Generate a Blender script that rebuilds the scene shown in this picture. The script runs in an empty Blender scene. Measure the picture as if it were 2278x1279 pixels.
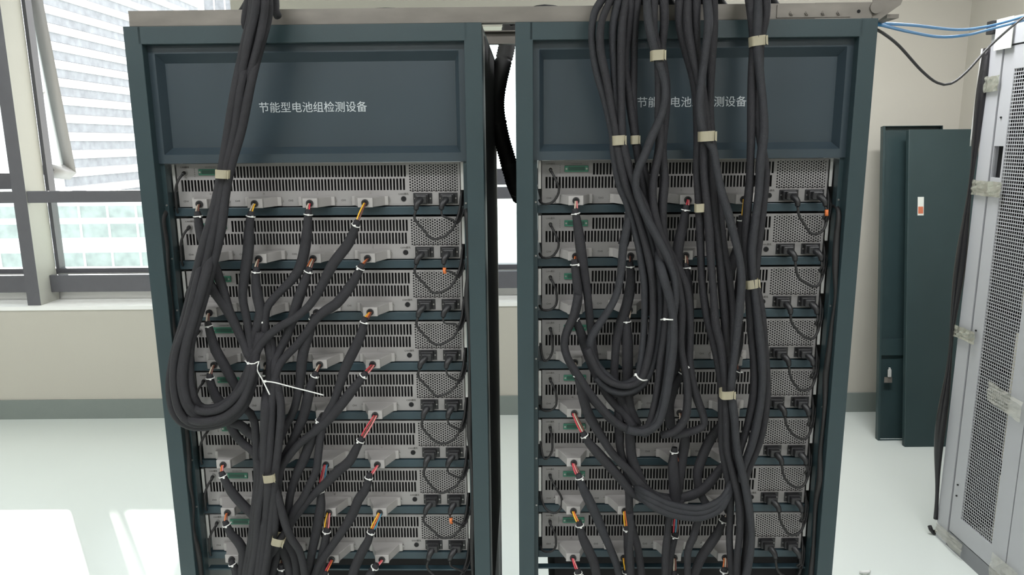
import bpy, bmesh, math, random
from math import sin, cos, pi, radians
from mathutils import Vector, Matrix
random.seed(7)
scene = bpy.context.scene
C = scene.collection
# ---------------------------------------------------------------- camera
F_PX, TH, RO, EYE = 1645.4, .1965, -.0089, 1.76
cam_d = bpy.data.cameras.new('camera'); cam = bpy.data.objects.new('camera', cam_d); C.objects.link(cam)
cam_d.sensor_width = 36.0; cam_d.lens = 36.0*F_PX/2278; cam_d.clip_end = 2000; cam_d.clip_start = .02
cam.location = (0, 0, EYE)
cam.rotation_mode = 'QUATERNION'
M0 = Matrix.Rotation(pi/2-TH, 3, 'X') @ Matrix.Rotation(RO, 3, 'Z')
cam.rotation_quaternion = M0.to_quaternion()
scene.camera = cam
# ---------------------------------------------------------------- world, sun, exposure
w = bpy.data.worlds.new('sky'); scene.world = w; w.use_nodes = True
bgn = w.node_tree.nodes['Background']; bgn.inputs[0].default_value = (.93, .97, 1, 1); bgn.inputs[1].default_value = 3.2
sd = bpy.data.lights.new('sun', 'SUN'); sun = bpy.data.objects.new('sun', sd); C.objects.link(sun)
sd.energy = 9.0; sd.angle = .02; sd.color = (1, .96, .9)
el = radians(28); hx, hy = .578, -.816
sun.rotation_mode = 'QUATERNION'
sun.rotation_quaternion = Vector((hx*cos(el), hy*cos(el), -sin(el))).to_track_quat('-Z', 'Y')
vs = scene.view_settings
vs.view_transform = 'Standard'; vs.look = 'None'; vs.gamma = 1; vs.exposure = 0; vs.use_curve_mapping = False
FILL_POWER = 27
# ---------------------------------------------------------------- camera geometry used to measure the room
CX, CY = 1139, 639.5
def ray(px, py):
    a, b = px-CX, py-CY
    c, s = cos(RO), sin(RO)
    u, v = (c*a+s*b)/F_PX, (-s*a+c*b)/F_PX
    return Vector((u, cos(TH)-v*sin(TH), -sin(TH)-v*cos(TH)))
def on_y(px, py, Y): r = ray(px, py); p = r*(Y/r.y); p.z += EYE; return p
def on_x(px, py, X): r = ray(px, py); p = r*(X/r.x); p.z += EYE; return p
def on_z(px, py, Z=0): r = ray(px, py); p = r*((Z-EYE)/r.z); p.z += EYE; return p
RACKS = [(-.4332, 1.6144, -.0193, .2399), (.3863, 1.6078, -.0135, .2406)]
def rack_matrix(k):
    x, y, a, z = RACKS[k]
    return Matrix.Translation((x, y, z+EYE)) @ Matrix.Rotation(a, 4, 'Z')
RM = [rack_matrix(0), rack_matrix(1)]
RI = [m.inverted() for m in RM]
def loc(k, px, py, d):
    """point of cabinet k's own frame (x right, y depth behind its front, z above its top)"""
    r = RI[k].to_3x3() @ ray(px, py); o = RI[k] @ Vector((0, 0, EYE))
    return o + r*((d-o.y)/r.y)
# ---------------------------------------------------------------- materials
def mat(name, col, rough=.5, metal=0, noise=0, nscale=20, bump=0, bscale=80, spec=None, emit=None, alpha=None, stretch=None):
    m = bpy.data.materials.new(name); m.use_nodes = True
    nt = m.node_tree; b = nt.nodes['Principled BSDF']
    b.inputs['Base Color'].default_value = (*col, 1); b.inputs['Roughness'].default_value = rough; b.inputs['Metallic'].default_value = metal
    if spec is not None: b.inputs['Specular IOR Level'].default_value = spec
    tc = nt.nodes.new('ShaderNodeTexCoord'); vec = tc.outputs['Object']
    if stretch:
        mp = nt.nodes.new('ShaderNodeMapping'); mp.inputs['Scale'].default_value = stretch
        nt.links.new(vec, mp.inputs['Vector']); vec = mp.outputs['Vector']
    n = nt.nodes.new('ShaderNodeTexNoise'); n.inputs['Scale'].default_value = nscale; n.inputs['Detail'].default_value = 5
    nt.links.new(vec, n.inputs['Vector'])
    mx = nt.nodes.new('ShaderNodeMix'); mx.data_type = 'RGBA'
    k = max(noise, .02)
    mx.inputs[6].default_value = (*[c*(1-k) for c in col], 1); mx.inputs[7].default_value = (*[min(1, c*(1+k)) for c in col], 1)
    nt.links.new(n.outputs['Fac'], mx.inputs[0]); nt.links.new(mx.outputs[2], b.inputs['Base Color'])
    if bump:
        n2 = nt.nodes.new('ShaderNodeTexNoise'); n2.inputs['Scale'].default_value = bscale; nt.links.new(vec, n2.inputs['Vector'])
        bp = nt.nodes.new('ShaderNodeBump'); bp.inputs['Strength'].default_value = bump; bp.inputs['Distance'].default_value = .002
        nt.links.new(n2.outputs['Fac'], bp.inputs['Height']); nt.links.new(bp.outputs[0], b.inputs['Normal'])
    if emit:
        b.inputs['Emission Color'].default_value = (*emit[0], 1); b.inputs['Emission Strength'].default_value = emit[1]
    if alpha is not None: b.inputs['Alpha'].default_value = alpha
    return m
M = {}
M['teal'] = mat('dark teal paint', (.024, .044, .050), .38, noise=.12, nscale=6, bump=.05, bscale=400)
M['tealin'] = mat('teal shelf paint', (.024, .046, .058), .4, noise=.2, nscale=14)
M['panelgrey'] = mat('smooth slate panel', (.034, .050, .062), .3, noise=.1, nscale=4)
M['tealpanel'] = mat('teal panel paint', (.027, .050, .053), .42, noise=.15, nscale=5)
M['black'] = mat('black plastic', (.016, .016, .018), .42, noise=.2)
M['void'] = mat('dark inside', (.006, .006, .007), .9)  # near-black standing in for shade inside openings; also on plain dark parts
M['sleeve'] = mat('braided black sleeve', (.0145, .014, .0175), .72, noise=.3, nscale=60, bump=.6, bscale=900)
M['sleeve2'] = mat('greyish braided sleeve', (.019, .020, .0245), .7, noise=.3, nscale=60, bump=.6, bscale=900)
M['cord'] = mat('black rubber cord', (.016, .0155, .016), .6, noise=.2)
M['face'] = mat('warm grey powder coat', (.285, .275, .27), .5, noise=.05, nscale=9)
M['body'] = mat('grey sheet metal body', (.3, .3, .3), .45, metal=.4, noise=.08)
M['ear'] = mat('bright zinc bracket', (.60, .60, .58), .35, metal=.3, noise=.08)
M['hood'] = mat('light grey plug plastic', (.36, .345, .335), .45, noise=.06, nscale=30)
M['green'] = mat('green terminal plastic', (.03, .16, .10), .4)
M['dgreen'] = mat('dark green terminal recess', (.012, .06, .04), .5)
M['steel'] = mat('screw steel', (.35, .34, .33), .35, metal=.8)
M['ink'] = mat('dark printed ink', (.1, .095, .09), .7)
M['white'] = mat('white lettering', (.52, .56, .58), .5)
M['tape'] = mat('cream paper tape', (.62, .57, .42), .6, noise=.06, nscale=60)
M['tie'] = mat('white nylon tie', (.75, .75, .73), .4)
for n_, c_ in dict(yellow=(.75, .42, .03), orange=(.62, .16, .04), red=(.55, .05, .07), brown=(.14, .05, .035), blue=(.05, .22, .33), cream=(.5, .42, .33), pink=(.6, .2, .2)).items():
    M[n_] = mat(n_+' wire insulation', c_, .4)
M['galv'] = mat('galvanised steel', (.19, .175, .155), .45, metal=.35, noise=.4, nscale=9, stretch=(1, 1, 3))
M['wall'] = mat('off white wall paint', (.53, .505, .445), .85, noise=.03, nscale=3)
M['ceil'] = mat('white ceiling paint', (.75, .75, .72), .9)
M['skirt'] = mat('grey green skirting', (.22, .25, .235), .5, noise=.04)
M['frame'] = mat('grey window aluminium', (.13, .13, .145), .4, metal=.2, noise=.06)
M['framelit'] = mat('beige mullion side painted as lit', (.50, .50, .46), .5)  # mullion's lit side is painted paler than its shaded front
M['sashgrey'] = mat('light grey sash frame', (.30, .30, .30), .45)
M['sill'] = mat('white stone sill', (.93, .93, .91), .4)
M['facade'] = mat('white facade', (.85, .85, .85), .8)
M['fglass'] = mat('blue grey facade glazing', (.27, .28, .295), .5, noise=.5, nscale=.6)
M['podium'] = mat('podium glazing', (.36, .40, .39), .3, noise=.5, nscale=1.2)
M['hedge'] = mat('pale green hedge', (.33, .42, .2), .9, noise=.4, nscale=3)
M['ground'] = mat('pale paving outside', (.6, .62, .58), .9, noise=.1, nscale=.5)
M['silver'] = mat('silver grey cabinet paint', (.47, .475, .50), .45, metal=.15, noise=.05, nscale=5)
M['cabbase'] = mat('dark grey plinth', (.22, .225, .24), .5)
M['carton'] = mat('tan cardboard', (.55, .38, .22), .8, noise=.1)
M['ivory'] = mat('ivory board', (.66, .62, .52), .7, noise=.05)
M['foil'] = mat('crumpled foil tape', (.75, .75, .68), .22, metal=.75, noise=.2, nscale=30, bump=1, bscale=60)
M['rubber'] = mat('black seal strip', (.012, .011, .013), .25, bump=.3, bscale=40)
M['bluecable'] = mat('blue cable jacket', (.02, .20, .45), .35)
M['paper'] = mat('white paper tag', (.7, .72, .66), .7)
M['plast'] = mat('clear packing tape', (.75, .74, .66), .15, noise=.1, bump=1, bscale=50, alpha=.42)
M['lamp'] = mat('fill lamp diffuser', (.9, .9, .9), .5, emit=((1, .97, .92), 3))
M['redl'] = mat('orange sticker', (.55, .16, .08), .6)
# glossy epoxy floor
fm = mat('pale green epoxy floor', (.66, .705, .675), .22, noise=.035, nscale=1.4); M['floor'] = fm
fm.node_tree.nodes['Principled BSDF'].inputs['Roughness'].default_value = .24
# window glass
g = bpy.data.materials.new('window glass'); g.use_nodes = True; nt = g.node_tree; nt.nodes.clear()
o_ = nt.nodes.new('ShaderNodeOutputMaterial'); mxs = nt.nodes.new('ShaderNodeMixShader'); tr = nt.nodes.new('ShaderNodeBsdfTransparent'); gl = nt.nodes.new('ShaderNodeBsdfGlossy')
tr.inputs[0].default_value = (.93, .97, .96, 1); gl.inputs['Roughness'].default_value = .02; mxs.inputs[0].default_value = .05
nt.links.new(tr.outputs[0], mxs.inputs[1]); nt.links.new(gl.outputs[0], mxs.inputs[2]); nt.links.new(mxs.outputs[0], o_.inputs[0]); M['glass'] = g
# ---------------------------------------------------------------- mesh helpers
def link(name, me, mats, parent=None, mtx=None):
    o = bpy.data.objects.new(name, me)
    if not isinstance(mats, (list, tuple)): mats = [mats]
    if not me.materials:
        for m in mats: me.materials.append(M[m])
    C.objects.link(o)
    if parent: o.parent = parent
    if mtx is not None: o.matrix_local = mtx
    return o
def fin(bm, name, mats, parent=None, smooth=False, mtx=None):
    me = bpy.data.meshes.new(name)
    bm.normal_update(); bm.to_mesh(me); bm.free()
    if smooth:
        for p in me.polygons: p.use_smooth = True
    return link(name, me, mats, parent, mtx)
def box(bm, a, b, mi=0, bev=0):
    x0, y0, z0 = a; x1, y1, z1 = b
    vs_ = [bm.verts.new(p) for p in ((x0, y0, z0), (x1, y0, z0), (x1, y1, z0), (x0, y1, z0), (x0, y0, z1), (x1, y0, z1), (x1, y1, z1), (x0, y1, z1))]
    fs = [bm.faces.new([vs_[i] for i in q]) for q in ((0, 3, 2, 1), (4, 5, 6, 7), (0, 1, 5, 4), (1, 2, 6, 5), (2, 3, 7, 6), (3, 0, 4, 7))]
    for f in fs: f.material_index = mi
    if bev:
        es = list({e for f in fs for e in f.edges})
        r = bmesh.ops.bevel(bm, geom=es, offset=bev, segments=2, affect='EDGES', profile=.5)
        for f in r['faces']: f.material_index = mi
    return vs_
def prism(bm, pts, z0, z1, axis='z', mi=0):
    """extrude polygon pts (2D) between z0 and z1 along axis"""
    def P(u, v, t): return {'z': (u, v, t), 'y': (u, t, v), 'x': (t, u, v)}[axis]
    a = [bm.verts.new(P(u, v, z0)) for u, v in pts]; b = [bm.verts.new(P(u, v, z1)) for u, v in pts]
    n = len(pts); fs = []
    fs.append(bm.faces.new(a[::-1])); fs.append(bm.faces.new(b))
    for i in range(n): fs.append(bm.faces.new((a[i], a[(i+1) % n], b[(i+1) % n], b[i])))
    for f in fs: f.material_index = mi
    bmesh.ops.recalc_face_normals(bm, faces=fs)
def disc(bm, c, r, y0, y1, n=16, mi=0):
    prism(bm, [(c[0]+r*cos(2*pi*i/n), c[1]+r*sin(2*pi*i/n)) for i in range(n)], y0, y1, 'y', mi)
def catmull(pts, step=.012):
    P = [Vector(p) for p in pts]
    if len(P) < 3: P = [P[0], (P[0]+P[-1])/2, P[-1]]
    P = [P[0]*2-P[1]] + P + [P[-1]*2-P[-2]]
    out = []
    for i in range(1, len(P)-2):
        a, b, c, d = P[i-1], P[i], P[i+1], P[i+2]
        n = max(2, int((c-b).length/step))
        for k in range(n):
            t = k/n
            out.append(.5*((2*b)+(c-a)*t+(2*a-5*b+4*c-d)*t*t+(-a+3*b-3*c+d)*t*t*t))
    out.append(P[-2]); return out
def tube(bm, pts, rad, n=8, mi=0, flat=1.0):
    """rad: number or function of arc length s (m) and total L"""
    P = [Vector(p) for p in pts]
    L = [0]
    for i in range(1, len(P)): L.append(L[-1]+(P[i]-P[i-1]).length)
    t0 = (P[1]-P[0]).normalized(); up = Vector((0, 1, 0)) if abs(t0.y) < .9 else Vector((1, 0, 0))
    rings = []; nrm = (up - t0*up.dot(t0)).normalized()
    for i, p in enumerate(P):
        t = (P[min(i+1, len(P)-1)]-P[max(i-1, 0)]).normalized()
        nrm = (nrm - t*nrm.dot(t)).normalized(); bn = t.cross(nrm)
        r = rad(L[i], L[-1]) if callable(rad) else rad
        rings.append([bm.verts.new(p+(nrm*cos(2*pi*k/n)*flat+bn*sin(2*pi*k/n))*r) for k in range(n)])
    for a, b in zip(rings, rings[1:]):
        for k in range(n):
            f = bm.faces.new((a[k], a[(k+1) % n], b[(k+1) % n], b[k])); f.material_index = mi; f.smooth = True
    f = bm.faces.new(rings[0][::-1]); f.material_index = mi; f = bm.faces.new(rings[-1]); f.material_index = mi
def tag(o, label, cat, group=None, kind=None):
    if label: o['label'] = label
    if cat: o['category'] = cat
    if group: o['group'] = group
    if kind: o['kind'] = kind
    return o
def empty(name, label, cat, mtx=None, group=None):
    o = bpy.data.objects.new(name, None); o.empty_display_size = .05; C.objects.link(o)
    if mtx is not None: o.matrix_world = mtx
    return tag(o, label, cat, group)
def struct(name, bm, m, parent=None):
    o = fin(bm, name, m, parent)
    if not parent: o['kind'] = 'structure'
    return o
def text_mesh(s, size):
    cu = bpy.data.curves.new('lettering', 'FONT'); cu.body = s; cu.size = size; cu.align_x = 'CENTER'; cu.align_y = 'CENTER'; cu.extrude = .0003
    o = bpy.data.objects.new('lettering', cu); C.objects.link(o)
    dg = bpy.context.evaluated_depsgraph_get(); dg.update()
    me = bpy.data.meshes.new_from_object(o.evaluated_get(dg)); bpy.data.objects.remove(o)
    for v in me.vertices: v.co = (v.co.x, -v.co.z, v.co.y)      # stand it up, facing -y
    return me
# ================================================================ ROOM
WY = 4.588; XR = 2.72; XL = -5.2; YB = -4.5; HT = 3.0
bm = bmesh.new(); box(bm, (XL, YB, -.1), (XR+1.5, WY+.05, 0)); struct('floor', bm, 'floor')
bm = bmesh.new(); box(bm, (XL-.1, YB-.1, HT), (XR+.1, WY+.3, HT+.1)); struct('ceiling', bm, 'ceil')
bm = bmesh.new(); box(bm, (XR, YB, 0), (XR+.12, WY+.3, HT)); struct('wall_right', bm, 'wall')
bm = bmesh.new(); box(bm, (XL-.12, YB, 0), (XL, WY+.3, HT)); struct('wall_left', bm, 'wall')
bm = bmesh.new(); box(bm, (XL-.12, YB-.12, 0), (XR+.12, YB, HT)); struct('wall_rear', bm, 'wall')
W1 = (-5.0, -1.64, .747, 2.9); W2 = (-1.45, .30, .747, 2.42)
bm = bmesh.new(); y0, y1 = WY, WY+.3
box(bm, (XL, y0, 0), (XR, y1, .747)); box(bm, (XL, y0, .747), (W1[0], y1, HT)); box(bm, (W1[0], y0, W1[3]), (W1[1], y1, HT))
box(bm, (W1[1], y0, .747), (W2[0], y1, HT)); box(bm, (W2[0], y0, W2[3]), (W2[1], y1, HT)); box(bm, (W2[1], y0, .747), (XR, y1, HT))
struct('wall_back', bm, 'wall')
bm = bmesh.new(); box(bm, (XL, WY-.012, 0), (XR-.012, WY, .13)); struct('baseboard_back', bm, 'skirt')
bm = bmesh.new(); box(bm, (XR-.012, 1.0, 0), (XR, WY-.012, .13)); struct('baseboard_right', bm, 'skirt')
def window(n, W, mullions, transom_spans):
    x0, x1, z0, z1 = W; yg = 4.86
    root = bpy.data.objects.new('window_%d' % n, None); C.objects.link(root); root['kind'] = 'structure'
    bm = bmesh.new(); box(bm, (x0, WY-.008, z0-.02), (x1, yg-.02, z0+.004)); fin(bm, 'sill', 'sill', root)
    bm = bmesh.new()
    box(bm, (x0, yg-.02, z0), (x1, yg+.03, .925)); fin(bm, 'lower_frame', 'sill', root)
    bm = bmesh.new()
    box(bm, (x0, yg-.035, .925), (x1, yg+.03, .955)); box(bm, (x0, yg-.035, z1-.05), (x1, yg+.03, z1))
    box(bm, (x0, yg-.035, .955), (x0+.05, yg+.03, z1-.05)); box(bm, (x1-.05, yg-.035, .955), (x1, yg+.03, z1-.05))
    for a, b in transom_spans: box(bm, (a, yg-.035, 1.478), (b, yg+.03, 1.58))
    for mx_ in mullions: box(bm, (mx_[1]-.001, yg-.035, .955), (mx_[1]+.022, yg+.03, z1-.05))
    fin(bm, 'window_frame', 'frame', root)
    for a, b in mullions:
        bm = bmesh.new(); box(bm, (a, 4.62, z0), (b, 4.82, z1)); 
        for f in bm.faces:
            if f.normal.x > .5 or abs((f.calc_center_median().x)-b) < 1e-4: f.material_index = 1
        fin(bm, 'mullion', ['frame', 'framelit'], root)
    xs = [x0] + [q for m_ in mullions for q in m_] + [x1]
    for i in range(0, len(xs), 2):
        bm = bmesh.new(); box(bm, (xs[i], 4.625, 1.403), (xs[i+1], 4.655, 1.476), bev=.003); fin(bm, 'guard_rail', 'frame', root)
        bm = bmesh.new(); box(bm, (xs[i], 4.74, .812), (xs[i+1], 4.77, .925), bev=.003); fin(bm, 'bottom_rail', 'frame', root)
    return root
w1 = window(1, W1, [(-4.35, -4.267), (-3.095, -3.011)], [(W1[0]+.05, -3.095)])
w2 = window(2, W2, [], [(W2[0]+.05, W2[1]-.05)])
def pane(parent, a, b):
    bm = bmesh.new(); box(bm, a, b); fin(bm, 'pane', 'glass', parent)
pane(w1, (W1[0]+.05, 4.86, .955), (-3.1, 4.864, 2.85)); pane(w1, (-2.99, 4.86, .955), (-1.69, 4.864, 1.40)); pane(w2, (W2[0]+.05, 4.86, .955), (W2[1]-.05, 4.864, 2.37))
# open sash standing outside the left window
sa, sb, sc_, sd_ = on_y(50, -60, 4.90), on_y(66, -60, 4.95), on_y(154, 384, 5.30), on_y(103, 378, 4.92)
bm = bmesh.new()
for p, q in ((sa, sb), (sb, sc_), (sc_, sd_), (sd_, sa)):
    tube(bm, [p, (p+q)/2, q], .05 if p is sb or p is sc_ else .022, 4)
sash = fin(bm, 'sash', 'sashgrey', w1)
bm = bmesh.new(); bm.faces.new([bm.verts.new(p) for p in (sa, sb, sc_, sd_)]); fin(bm, 'pane', 'glass', sash)
bm = bmesh.new(); q0 = on_y(84, 232, 4.9); q1 = on_y(98, 205, 5.0); tube(bm, [q0, (q0+q1)/2, q1], .012, 6); fin(bm, 'sash_stay', 'ear', sash)
bm = bmesh.new(); box(bm, (-1.62, WY+.3, -.1), (-1.47, WY+2.7, HT+.3)); struct('added_sun_blocker', bm, 'wall')  # unseen outer wall added to keep the sun off the second window
# unseen fill lamps added on the ceiling to brighten the room
for i, (x, y) in enumerate(((-3.0, -2.2), (-1.0, -2.2), (1.2, -2.2), (-3.0, .2), (-1.0, .2), (1.2, .2), (-3.6, 2.8), (1.6, 2.9))):
    t = empty('added_fill_light', '', 'lamp', Matrix.Translation((x, y, HT)), 'added fill lamps')
    t['label'] = 'added unseen ceiling fill lamp, %s, %s' % ({-2.2: 'in the row behind the viewer', .2: 'in the row above the viewer'}.get(y, 'in the row nearest the windows'), {-3.0: 'leftmost', -1.0: 'middle', 1.2: 'rightmost', -3.6: 'left end', 1.6: 'right end'}[x])
    bm = bmesh.new(); box(bm, (-.6, -.15, -.05), (.6, .15, 0), bev=.004); fin(bm, 'housing', 'ceil', t)
    bm = bmesh.new(); box(bm, (-.58, -.13, -.056), (.58, .13, -.051)); fin(bm, 'diffuser', 'lamp', t)
    ld = bpy.data.lights.new('lamp', 'AREA'); ld.shape = 'RECTANGLE'; ld.size = 1.16; ld.size_y = .26; ld.energy = FILL_POWER*(1 if y < 2 else 1.2 if x < 0 else 2.1); ld.color = (.97, .98, 1)
    lo = bpy.data.objects.new('lamp', ld); C.objects.link(lo); lo.location = (0, 0, -.06); lo.parent = t
# ================================================================ OUTSIDE
bm = bmesh.new(); box(bm, (-300, 6, -12.2), (300, 600, -12)); tag(fin(bm, 'ground', 'ground'), None, None, kind='structure')
D = 130; zt = lambda y: on_y(141, y, D).z
tw = empty('office_tower', 'white office tower with stacked strips of windows outside the left window', 'building', Matrix.Translation((-78, D, -12)))
bm = bmesh.new(); box(bm, (-30, 0, 0), (-.6, 70, 75)); fin(bm, 'wall', 'facade', tw)
for i in range(-4, 14):
    ya = 17+41.2*i+8
    za, zb = zt(ya)+12, zt(ya+20)+12
    bm = bmesh.new(); box(bm, (-.62, 1.5, zb), (-.3, 66, za)); fin(bm, 'window_band', 'fglass', tw)
    bm = bmesh.new(); box(bm, (-.6, 0, za), (0, 68, za+(za-zb)*.95)); fin(bm, 'balcony_slab', 'facade', tw)
b2 = empty('glass_office_block', 'pale blue glazed block rising behind the white tower', 'building', Matrix.Translation((-110, 240, -12)))
bm = bmesh.new(); box(bm, (-70, 0, 0), (26, 30, 90)); fin(bm, 'wall', 'fglass', b2)
bm = bmesh.new()
for i in range(30): box(bm, (-70+i*3.3, -.3, 0), (-69.6+i*3.3, 0, 90))
fin(bm, 'fins', 'facade', b2)
b3 = empty('podium_building', 'low white building with two strips of glazing below the tower', 'building', Matrix.Translation((0, 60, -12)))
bm = bmesh.new(); box(bm, (-60, 0, 0), (-14, 12, on_y(200, 456, 60).z+12)); fin(bm, 'wall', 'facade', b3)
for ya, yb, m_ in ((458, 484, 'podium'), (498, 528, 'podium'), (562, 612, 'podium')):
    bm = bmesh.new(); box(bm, (-58, -.1, on_y(200, yb, 60).z+12), (-27.5, 0, on_y(200, ya, 60).z+12)); fin(bm, 'window_band', m_, b3)
    bm = bmesh.new()
    for i in range(14): box(bm, (-58+i*2.3, -.2, on_y(200, yb, 60).z+12), (-57.85+i*2.3, -.1, on_y(200, ya, 60).z+12))
    fin(bm, 'glazing_bars', 'facade', b3)
hb = bmesh.new()
for i in range(60):
    bmesh.ops.create_icosphere(hb, subdivisions=2, radius=random.uniform(.5, 1.0), matrix=Matrix.Translation((-36+i*.42, 44+random.uniform(-.8, .8), -12+on_y(200, 640, 44).z+12-1.2+random.uniform(-.3, .3))))
for v in hb.verts: v.co += Vector([random.uniform(-.12, .12) for _ in range(3)])
tag(fin(hb, 'hedge', 'hedge'), 'pale green clipped hedge in front of the low building outside', 'hedge', kind='stuff')
# ================================================================ CABINETS
ROWP, UH, U0, HW, REC = .1216, .0958, .2858, .318, .0585
FLOORZ = [-(EYE+r[3]) for r in RACKS]
ORD = ['top', 'second', 'third', 'fourth', 'fifth', 'sixth', 'seventh', 'bottom']
SIDE = ['left', 'right']
TXT = '节能型电池组检测设备'
txt_me = text_mesh(TXT, .03)
xs_ = [v.co.x for v in txt_me.vertices]; zs_ = [v.co.z for v in txt_me.vertices]
sx = .236/(max(xs_)-min(xs_)); cx_ = (max(xs_)+min(xs_))/2; cz_ = (max(zs_)+min(zs_))/2
for v in txt_me.vertices: v.co = ((v.co.x-cx_)*sx, v.co.y, (v.co.z-cz_)*sx)
def cabinet(k):
    t = empty('equipment_cabinet', 'dark teal equipment cabinet on the %s, %s' % (SIDE[k], ('nearest the left window' if k == 0 else 'nearest the leaning panels')), 'cabinet', RM[k] @ Matrix.Translation((0, 0, FLOORZ[k])))
    H = -FLOORZ[k]; off = Matrix.Translation((0, 0, H))
    def part(bm, name, m, **kw): return fin(bm, name, m, t, mtx=off, **kw)
    for s in (-1, 1):
        bm = bmesh.new()
        a, b = sorted((s*.375, s*.338)); box(bm, (a, 0, -H), (b, .06, 0), bev=.0015)
        a, b = sorted((s*.338, s*.3285)); box(bm, (a, .028, -H), (b, .05, -.036))
        post = part(bm, 'front_post', 'teal')
        sb_ = bmesh.new()
        for z in (-.1, -.262, -.375, -.495, -.614, -.735, -.855, -.98, -1.1): disc(sb_, (s*.3325, z), .0022, .0262, .028, 8)
        fin(sb_, 'screws', 'steel', post)
        bm = bmesh.new(); a, b = sorted((s*.375, s*.345)); box(bm, (a, .71, -H), (b, .75, -.002)); part(bm, 'rear_post', 'teal')
    # side panels
    for s in (-1, 1):
        xa, xb = sorted((s*.3745, s*.3715))
        if k == 0 and s == 1:
            bm = bmesh.new(); box(bm, (xa, .06, -H+.02), (xb, .115, -.01)); part(bm, 'pale_side_strip', 'ear')  # pale strip along the front of this side
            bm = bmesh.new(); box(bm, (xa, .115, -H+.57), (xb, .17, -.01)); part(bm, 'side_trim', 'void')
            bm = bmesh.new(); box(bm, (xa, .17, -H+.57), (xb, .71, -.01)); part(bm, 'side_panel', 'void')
            bm = bmesh.new(); prism(bm, [(.17, -H+.02), (.50, -H+.02), (.71, -H+.57), (.17, -H+.57)], xa, xb, 'x'); part(bm, 'lower_side_panel', 'silver')
        else:
            bm = bmesh.new(); box(bm, (xa, .06, -H+.02), (xb, .71, -.01)); part(bm, 'side_panel', 'teal')
    bm = bmesh.new(); box(bm, (-.345, 0.0, -.036), (.345, .05, -.0005), bev=.001); box(bm, (-.374, .0605, -.004), (.374, .75, -.0005)); part(bm, 'top_panel', 'teal')
    bm = bmesh.new(); box(bm, (-.345, .0, -H), (.345, .06, -H+.09), bev=.001); part(bm, 'plinth', 'teal')
    # blanking panel with a recessed field
    bm = bmesh.new()
    o_ = [(-.338, -.0365), (.338, -.0365), (.338, -.2838), (-.338, -.2838)]; i1 = [(-.324, -.053), (.324, -.053), (.324, -.265), (-.324, -.265)]; i2 = [(-.3145, -.071), (.3145, -.071), (.3145, -.250), (-.3145, -.250)]
    R = [[bm.verts.new((x, y, z)) for x, z in q] for q, y in ((o_, .05), (o_, .022), (i1, .022), (i2, .045))]
    for a, b in zip(R, R[1:]):
        for i in range(4): bm.faces.new((a[i], a[(i+1) % 4], b[(i+1) % 4], b[i]))
    bm.faces.new(R[-1]); bmesh.ops.recalc_face_normals(bm, faces=bm.faces[:])
    pnl = part(bm, 'blanking_panel', 'panelgrey')
    tm = link('lettering', txt_me, 'white', pnl, Matrix.Translation(((.002, .007)[k], .0446, (-.165, -.162)[k])))
    # shelves
    for i in range(8):
        zt_ = -(U0+i*ROWP)-UH
        bm = bmesh.new(); box(bm, (-.328, REC-.006, zt_-.0205), (.328, .60, zt_-.002), bev=.0012)
        part(bm, 'shelf', 'tealin')
    zb_ = -(U0+7*ROWP)-UH
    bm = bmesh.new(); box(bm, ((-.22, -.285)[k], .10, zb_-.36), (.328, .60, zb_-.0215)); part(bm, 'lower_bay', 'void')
    bm = bmesh.new(); box(bm, (-.328, .045, zb_-.047), (.328, .062, zb_-.043)); part(bm, 'cross_bar', 'tealin')
    return t
CAB = [cabinet(0), cabinet(1)]
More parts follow.
